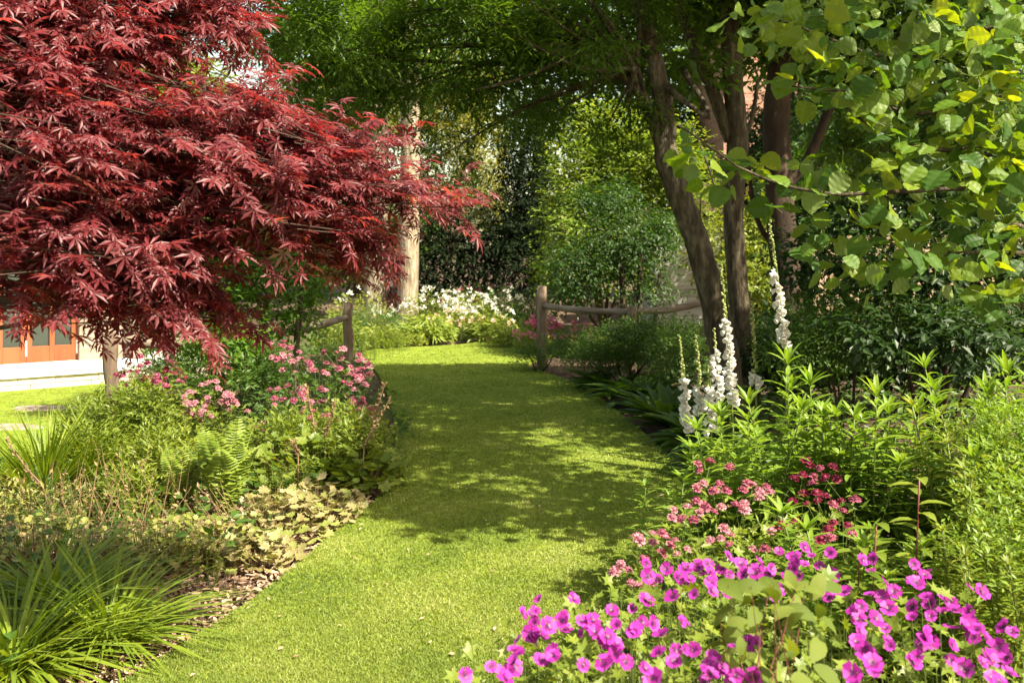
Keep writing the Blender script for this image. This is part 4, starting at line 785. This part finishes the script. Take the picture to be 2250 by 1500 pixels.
# --- hostas and other dark strap leaved plants along the shaded edge
def hosta(lab, px, Y, n, ln, mat='mid', tm=STRAP, name='hosta', rise=(.3, 1.6)):
    q = np.array([(px-1125)/F*Y, Y, 0]); t = thing(name, lab, 'plant', q); g = G(); a = rng.uniform(0, 6.28, n); z = rng.uniform(*rise, n)
    g.scat(tm, q+np.c_[np.cos(a)*.03, np.sin(a)*.03, np.full(n, .03)], np.c_[np.cos(a), np.sin(a), z], np.tile([0, 0, 1.], (n, 1)), np.stack([ln*rng.uniform(.8, 1.2, n)]*3, 1)*np.array([1, 1, 1.2]), 0, True); part('foliage', g, M[mat], t)
hosta('dark broad leaved clump spilling onto the lawn below the mulch', 1400, 9.2, 60, .42); hosta('arching dark strap leaved clump nearest the white foxgloves', 1470, 8.0, 60, .44, tm=LANCE); hosta('dark leafy clump closest to the tall round post', 1335, 10.0, 50, .36)
hosta('dark strap leaved clump under the leaning tree', 1560, 8.3, 50, .42); hosta('shaded broad leaved plant in front of the leaning tree', 1545, 7.2, 46, .36, 'mid', STRAP)
# --- left bed
def tuft(lab, px, py, n, ln, mat='grass', spread=.9, tm=BLADE2, rad=.1):
    q = GP(px, py); t = thing('grass_tuft', lab, 'grass', q, 'grass tufts in the left bed'); a = rng.uniform(0, 6.28, n); u = rng.random(n)**.7
    g = G(); g.scat(tm, q+np.c_[np.cos(a)*rad*u, np.sin(a)*rad*u, np.full(n, .01)], np.c_[np.cos(a)*u*spread, np.sin(a)*u*spread, np.full(n, 1.)]+rd(n)*.12, np.tile([0, 0, .4], (n, 1))-np.c_[np.cos(a), np.sin(a), np.zeros(n)], np.stack([ln*rng.uniform(.5, 1.1, n)*.8]+[ln*rng.uniform(.55, 1.1, n)]*2, 1), 0, True); part('blade_clump', g, M[mat], t)
tuft('big arching grass tuft beside the soil edge in the lower left corner', 235, 1425, 330, .38, spread=1.15); tuft('grass tuft cut by the lower left corner of the photo', 30, 1490, 320, .42, spread=1.2); tuft('grass tuft between the corner tuft and the brown leaves', 120, 1370, 260, .42, spread=1.1)
tuft('fine upright grass tuft near the side lawn at the left edge', 100, 1110, 340, .58, spread=.8, tm=BLADE); tuft('fine grass tuft left of the fern under the side lawn', 215, 1090, 260, .50, spread=.8, tm=BLADE)
def fern(lab, px, py, n, ln):
    q = GP(px, py); t = thing('fern', lab, 'fern', q, 'ferns in the left bed')
    for k in range(n):
        a = k*2.4+rng.normal()*.3; u = np.linspace(0, 1, 24); L = ln*rng.uniform(.7, 1.1); out = rng.uniform(.12, .42)
        r = L*out*u**1.3; z = L*(u-.2*u**3); rp = q+np.c_[np.cos(a)*r, np.sin(a)*r, z]; g = G(); g.tube(rp[::3], np.linspace(.003, .001, len(rp[::3])), 4, 1)
        td = nrm(np.gradient(rp, axis=0)); sd = nrm(np.cross(td, np.array([math.cos(a), math.sin(a), .6])))
        m = slice(4, 24); wv = .085*ln/.6*np.sin(np.pi*np.clip((u[m]-.1)/.95, .05, 1)**.7)+.006
        for s in (-1, 1): g.scat(LANCE, rp[m], sd[m]*s+td[m]*.35, np.tile([.45, -.8, .5], (20, 1))+rd(20)*.3, np.stack([wv*1.5, wv, wv], 1))
        part('frond', g, [M['fern'], M['stem']], t)
fern('bright yellow green fern upright in the middle of the left bed', 495, 1150, 24, .62); fern('smaller fern left of the bright upright fern', 400, 1130, 14, .5)
def heuchera(lab, px, py, rx, h, n, mat='brownleaf', size=.055):
    q = GP(px, py); t = thing('heuchera', lab, 'plant', q, 'low lobed leaf mounds in the left bed'); g = G(); clump_leaves(g, q, rx, rx, h, n, size, LOBE, 0, 1.1, 1); part('foliage', g, [M[mat], M['tanstem']], t)
heuchera('green lobed leaf mound overhanging the lawn where the path narrows', 790, 1085, .26, .30, 340, 'fresh', .075); heuchera('pale bronze leaf mound at the lawn edge below the green mound', 700, 1150, .24, .22, 320); heuchera('bronze leaf mound right of the fern', 610, 1185, .26, .24, 320)
heuchera('bronze leaf mound beside the bare soil patch', 560, 1245, .20, .15, 220); heuchera('greenish lobed leaf mound right of the fern tips', 660, 1080, .34, .36, 420, 'fresh', .07); heuchera('dull olive leaf mound behind the big grass tuft', 330, 1260, .30, .24, 460, 'olive', .036); heuchera('dull olive leaf mound at the left edge above the corner tuft', 90, 1270, .34, .26, 520, 'olive', .034)
heuchera('mixed olive leaf mound between the ferns and the big grass tuft', 440, 1230, .28, .2, 400, 'olive', .04)
def twiggy(lab, px, py, n, h, rx):
    q = GP(px, py); t = thing('dry_stems', lab, 'plant', q, 'dry brown stems in the left bed'); g = G(); a = rng.normal(size=(n, 2))*rx; a = np.clip(a, -1.5*rx, 1.5*rx); d = np.c_[np.clip(rng.normal(size=(n, 2))*.12, -.22, .22), rng.uniform(.5, 1, n)*h]; rods(g, q+np.c_[a, np.zeros(n)], q+np.c_[a, np.zeros(n)]+d, .0022); k = n*4
    i = rng.integers(0, n, k); u = rng.uniform(.2, 1, k); g.scat(L4, q+np.c_[a[i], np.zeros(k)]+d[i]*u[:, None], rd(k), np.array([0, 0, 1.])+rd(k)*.6, .025*rng.uniform(.5, 1.3, k)); part('stem_cluster', g, M['tanstem'], t)
twiggy('tangle of dry brown stems behind the grass tufts at the left edge', 160, 1200, 60, .45, .28); twiggy('dry brown stems left of the ferns', 330, 1170, 46, .46, .24); twiggy('sparse dry stems beside the bronze leaves', 520, 1200, 34, .3, .12)
def seedstalk(lab, a, b, Y):
    p, q = P(*a, Y), P(*b, Y); foot = p.copy(); foot[2] = 0; t = thing('seed_stalk', lab, 'plant', foot, 'knobbly seed stalks in the left bed'); g = G(); pts = catmull([foot, p, (p+q)/2, q], 6); g.tube(pts, np.linspace(.005, .003, len(pts)), 5); part('stem', g, M['tanstem'], t)
    n = 70; u = np.linspace(0, 1, n)[:, None]; g = G(); g.tube([p, q], [.004, .003], 4); g.scat(L4, p*(1-u)+q*u+rng.normal(size=(n, 3))*.005, rd(n)+np.array([0, 0, .5]), rd(n), .022*rng.uniform(.7, 1.3, n)); part('seed_head', g, M['tanstem'], t)
seedstalk('pale seed stalk leaning out over the lawn, upper one', (820, 925), (846, 842), 6.0); seedstalk('pale seed stalk leaning out over the lawn, lower one', (800, 985), (858, 872), 5.9); seedstalk('upright seed stalk in front of the pink astrantia', (690, 940), (672, 842), 6.0)
seedstalk('bent seed stalk right of the upright one', (715, 960), (738, 880), 5.9); seedstalk('long pale seed stalk slanting across the grass at the left edge', (100, 1085), (12, 965), 4.9); seedstalk('short seed stalk below the bright fern', (655, 1000), (645, 968), 5.6)
t = thing('leafy_border_plant', 'leafy green plant left of the pale pink flowers by the side lawn', 'plant', GP(260, 1030))
for k in range(70):
    px, py = rng.uniform(150, 430), rng.uniform(0, 1); py = np.interp(px, [150, 250, 430], [890, 840, 900])+py*150; Y = 6.4-(py-840)/200*.8; q = P(px, py, Y); inst('leafy_shoot', LS2[rng.integers(4)], t, (q[0], q[1], 0), (rng.normal()*.1, rng.normal()*.1, rng.uniform(0, 6.28)), max(q[2], .2)/.5)
t = thing('leafy_border_plant', 'shaded green leafy plant between the near fence post and the open shrub', 'plant', P(480, 850, 8)*np.array([1, 1, 0]))
for k in range(70):
    px, py = rng.uniform(330, 640), rng.uniform(755, 850); Y = 8.4-(py-755)/100*1.2; q = P(px, py, Y); inst('leafy_shoot', LS4[rng.integers(4)], t, (q[0], q[1], 0), (rng.normal()*.1, rng.normal()*.1, rng.uniform(0, 6.28)), max(q[2], .2)/.7)
shrub('low_shrub', 'low dark green bush behind the near left fence post', 'shrub', [pb(400, 730, 11, 90, 40, .5), pb(330, 690, 12.5, 60, 70, .5), pb(470, 720, 10.5, 60, 50, .4)], 700, 6, .18, .06, 'mid')
t = thing('low_border_plant', 'pale leafy edging plant beside the far left fence post', 'plant', P(800, 770, 12)*np.array([1, 1, 0]))
for k in range(80):
    px, py = rng.uniform(700, 900), rng.uniform(715, 765); Y = np.interp(px, [700, 900], [11.5, 14.3])+rng.uniform(-.5, .6); q = P(px, py, Y); inst('leafy_shoot', LS2[rng.integers(4)], t, (q[0], q[1], 0), (rng.normal()*.1, rng.normal()*.1, rng.uniform(0, 6.28)), max(q[2], .2)/.5)
for lab, x0, x1, y0, y1, Ya, Yb, ms, n, dv in (('pale green leafy plant below the tall pink astrantia', 590, 850, 905, 1040, 6.6, 5.7, LS2, 70, .5), ('yellow green leafy plant between the fine grass and the bright fern', 250, 440, 960, 1130, 5.7, 4.9, LS3, 60, .6),
        ('mixed olive leafy plant in the shade of the maple at the left edge', -60, 260, 1010, 1180, 5.2, 4.4, LS4, 70, .7), ('olive leafy plant behind the big grass tuft', 230, 470, 1120, 1230, 4.7, 4.2, LS3, 50, .6), ('light green leafy plant right of the bright fern', 560, 700, 1010, 1120, 5.6, 5.1, LS2, 46, .5)):
    t = thing('leafy_border_plant', lab, 'plant', P((x0+x1)/2, 1000, (Ya+Yb)/2)*np.array([1, 1, 0]))
    for k in range(n):
        px, u = rng.uniform(x0, x1), rng.random(); py = y0+(y1-y0)*u; Y = Ya+(Yb-Ya)*u; q = P(px, py, Y); inst('leafy_shoot', ms[rng.integers(4)], t, (q[0], q[1], 0), (rng.normal()*.14, rng.normal()*.14, rng.uniform(0, 6.28)), max(q[2], .15)/dv)
for lab, bl, mat, n, sz in (('bushy light green plant at the side lawn edge of the left bed', [pb(230, 930, 6.2, 90, 60, .3), pb(320, 900, 6.3, 80, 55, .3), pb(190, 990, 5.9, 60, 50, .25)], 'fresh', 700, .05),
        ('bushy yellow green plant left of the bright fern', [pb(350, 1010, 5.7, 80, 65, .3), pb(290, 1080, 5.3, 80, 50, .25)], 'yellowish', 560, .045), ('bushy green plant under the tall pink astrantia', [pb(640, 960, 6.3, 80, 50, .3), pb(770, 960, 6.2, 70, 60, .28), pb(720, 1010, 6.0, 90, 40, .28)], 'fresh', 800, .05),
        ('bushy olive plant at the left edge behind the dry stems', [pb(90, 1140, 5.0, 110, 60, .3), pb(-40, 1120, 5.0, 90, 70, .3)], 'olive', 560, .04), ('dark green bushy plant behind the pale pink astrantia', [pb(470, 815, 7.4, 110, 45, .35), pb(380, 790, 7.8, 70, 40, .3), pb(580, 800, 7.8, 70, 50, .3)], 'mid', 900, .05)):
    shrub('bushy_plant', lab, 'plant', bl, n, 6, .12, sz, mat, smat='twig', tmpl=LN, droop=-.15, group='bushy plants in the left bed')
# --- far border with white and pink flowers
def border(lab, px, Y, rx, top, n, mat, fl=None, nf=0, name='border_perennial', tm=L4, size=.06, fs=.06):
    q = np.array([(px-1125)/F*Y, Y, 0]); h = H-(top-HZ)/F*Y; r = rx/F*Y; t = thing(name, lab, 'flower' if fl else 'plant', q, 'perennials in the far sunny border'); g = G()
    clump_leaves(g, q, r, r*.8, h, n, size, tm, 0, .6, 1); clump_leaves(g, q, r*.9, r*.7, h*.8, n//2, size, LN, 0, .4); part('foliage', g, [M[mat], M['stem']], t)
    for k in range(nf):
        a = rng.uniform(0, 6.28); u = rng.random()**.5; z = h*math.sqrt(max(0, 1-(.85*u)**2))*rng.uniform(.85, 1.1); m = 9; g = G(); c = q+np.array([math.cos(a)*r*u, -abs(math.sin(a))*r*.8*u, z])
        dv = nrm(rd(m)+np.array([0, -.3, .6])); g.scat(L4, c+dv*.01, dv, rd(m), fs*rng.uniform(.6, 1.2)*np.ones(m)); part('flower_head', g, M[fl], t)
border('pale green border plant left of the pale trunk', 790, 16.5, 80, 640, 900, 'yellowish', 'white', 12); border('mid green rounded border plant below the pale trunk', 820, 15.6, 70, 670, 700, 'mid'); border('white flowered border plant right of the pale trunk', 950, 17, 80, 635, 900, 'yellowish', 'white', 40)
border('white flowered border plant at the middle of the far border', 1030, 16.8, 70, 640, 800, 'yellowish', 'white', 46); border('white flowered plant farthest right in the far border', 1105, 17, 60, 632, 700, 'mid', 'white', 22); border('pale pink flowered plant at the front of the far border', 1000, 16, 70, 680, 700, 'yellowish', 'softpink', 30)
border('grassy pale plant arching over the far lawn edge', 935, 15.4, 60, 690, 600, 'fern', tm=LANCE, size=.14); border('low yellow green edging plant on the far lawn edge', 870, 15.0, 70, 725, 600, 'yellowish'); border('yellow green plant in front of the tall round post', 1120, 14.6, 45, 705, 500, 'yellowish')
border('hot pink flowered mound behind the tall round post', 1190, 13.8, 60, 700, 600, 'yellowish', 'hotpink', 34, fs=.07); border('hot pink flowered mound under the right hand rail', 1265, 13.6, 50, 708, 500, 'yellowish', 'hotpink', 22, fs=.07); border('pink tipped tall plant behind the white flowers', 1060, 18.2, 90, 618, 800, 'mid', 'rosefl', 16)
border('pale leafy border plant behind the far left fence post', 745, 14.2, 60, 690, 700, 'fresh', tm=LN, size=.09); border('light green edging plant right of the far left fence post', 830, 14.6, 60, 715, 700, 'yellowish', tm=LN, size=.09)
border('pale spiky plant between the white flowers and the tall round post', 1080, 15.6, 55, 690, 700, 'fresh', 'softpink', 10, tm=LN, size=.12)
border('shaded green plant far right of the border', 1165, 17.5, 60, 640, 700, 'mid')
# --- low ground cover between the plants
x, y = in_bed(48000, -3.2, 7.5, 2.4, 17); m = (np.abs(x) > 1.0) | (y > 7); x, y = x[m], y[m]
dist = np.interp(y, [2, 4, 5, 6, 7, 9, 12, 13.5], [-1.6, -1.25, -1.1, -.98, -1.0, -1.3, -1.8, -2.1]); m = (x > 1.25) | (x < dist); m &= ~((y < 4.4) & (x < -.9) & (x > -1.6)); x, y = x[m], y[m]; k = len(x)
g = G(); g.scat(L4, np.c_[x, y, rng.uniform(.02, .2, k)+(y > 4.5)*(x > 1.3)*rng.random(k)*.22], np.c_[rng.normal(size=(k, 2)), rng.uniform(-.2, .8, k)], np.array([0, -.2, 1.])+rd(k)*.5, rng.uniform(.04, .09, k))
tag(part('ground_cover', g, M['mid']), 'low leafy ground cover filling gaps between the bed plants', 'ground cover', None, 'stuff')
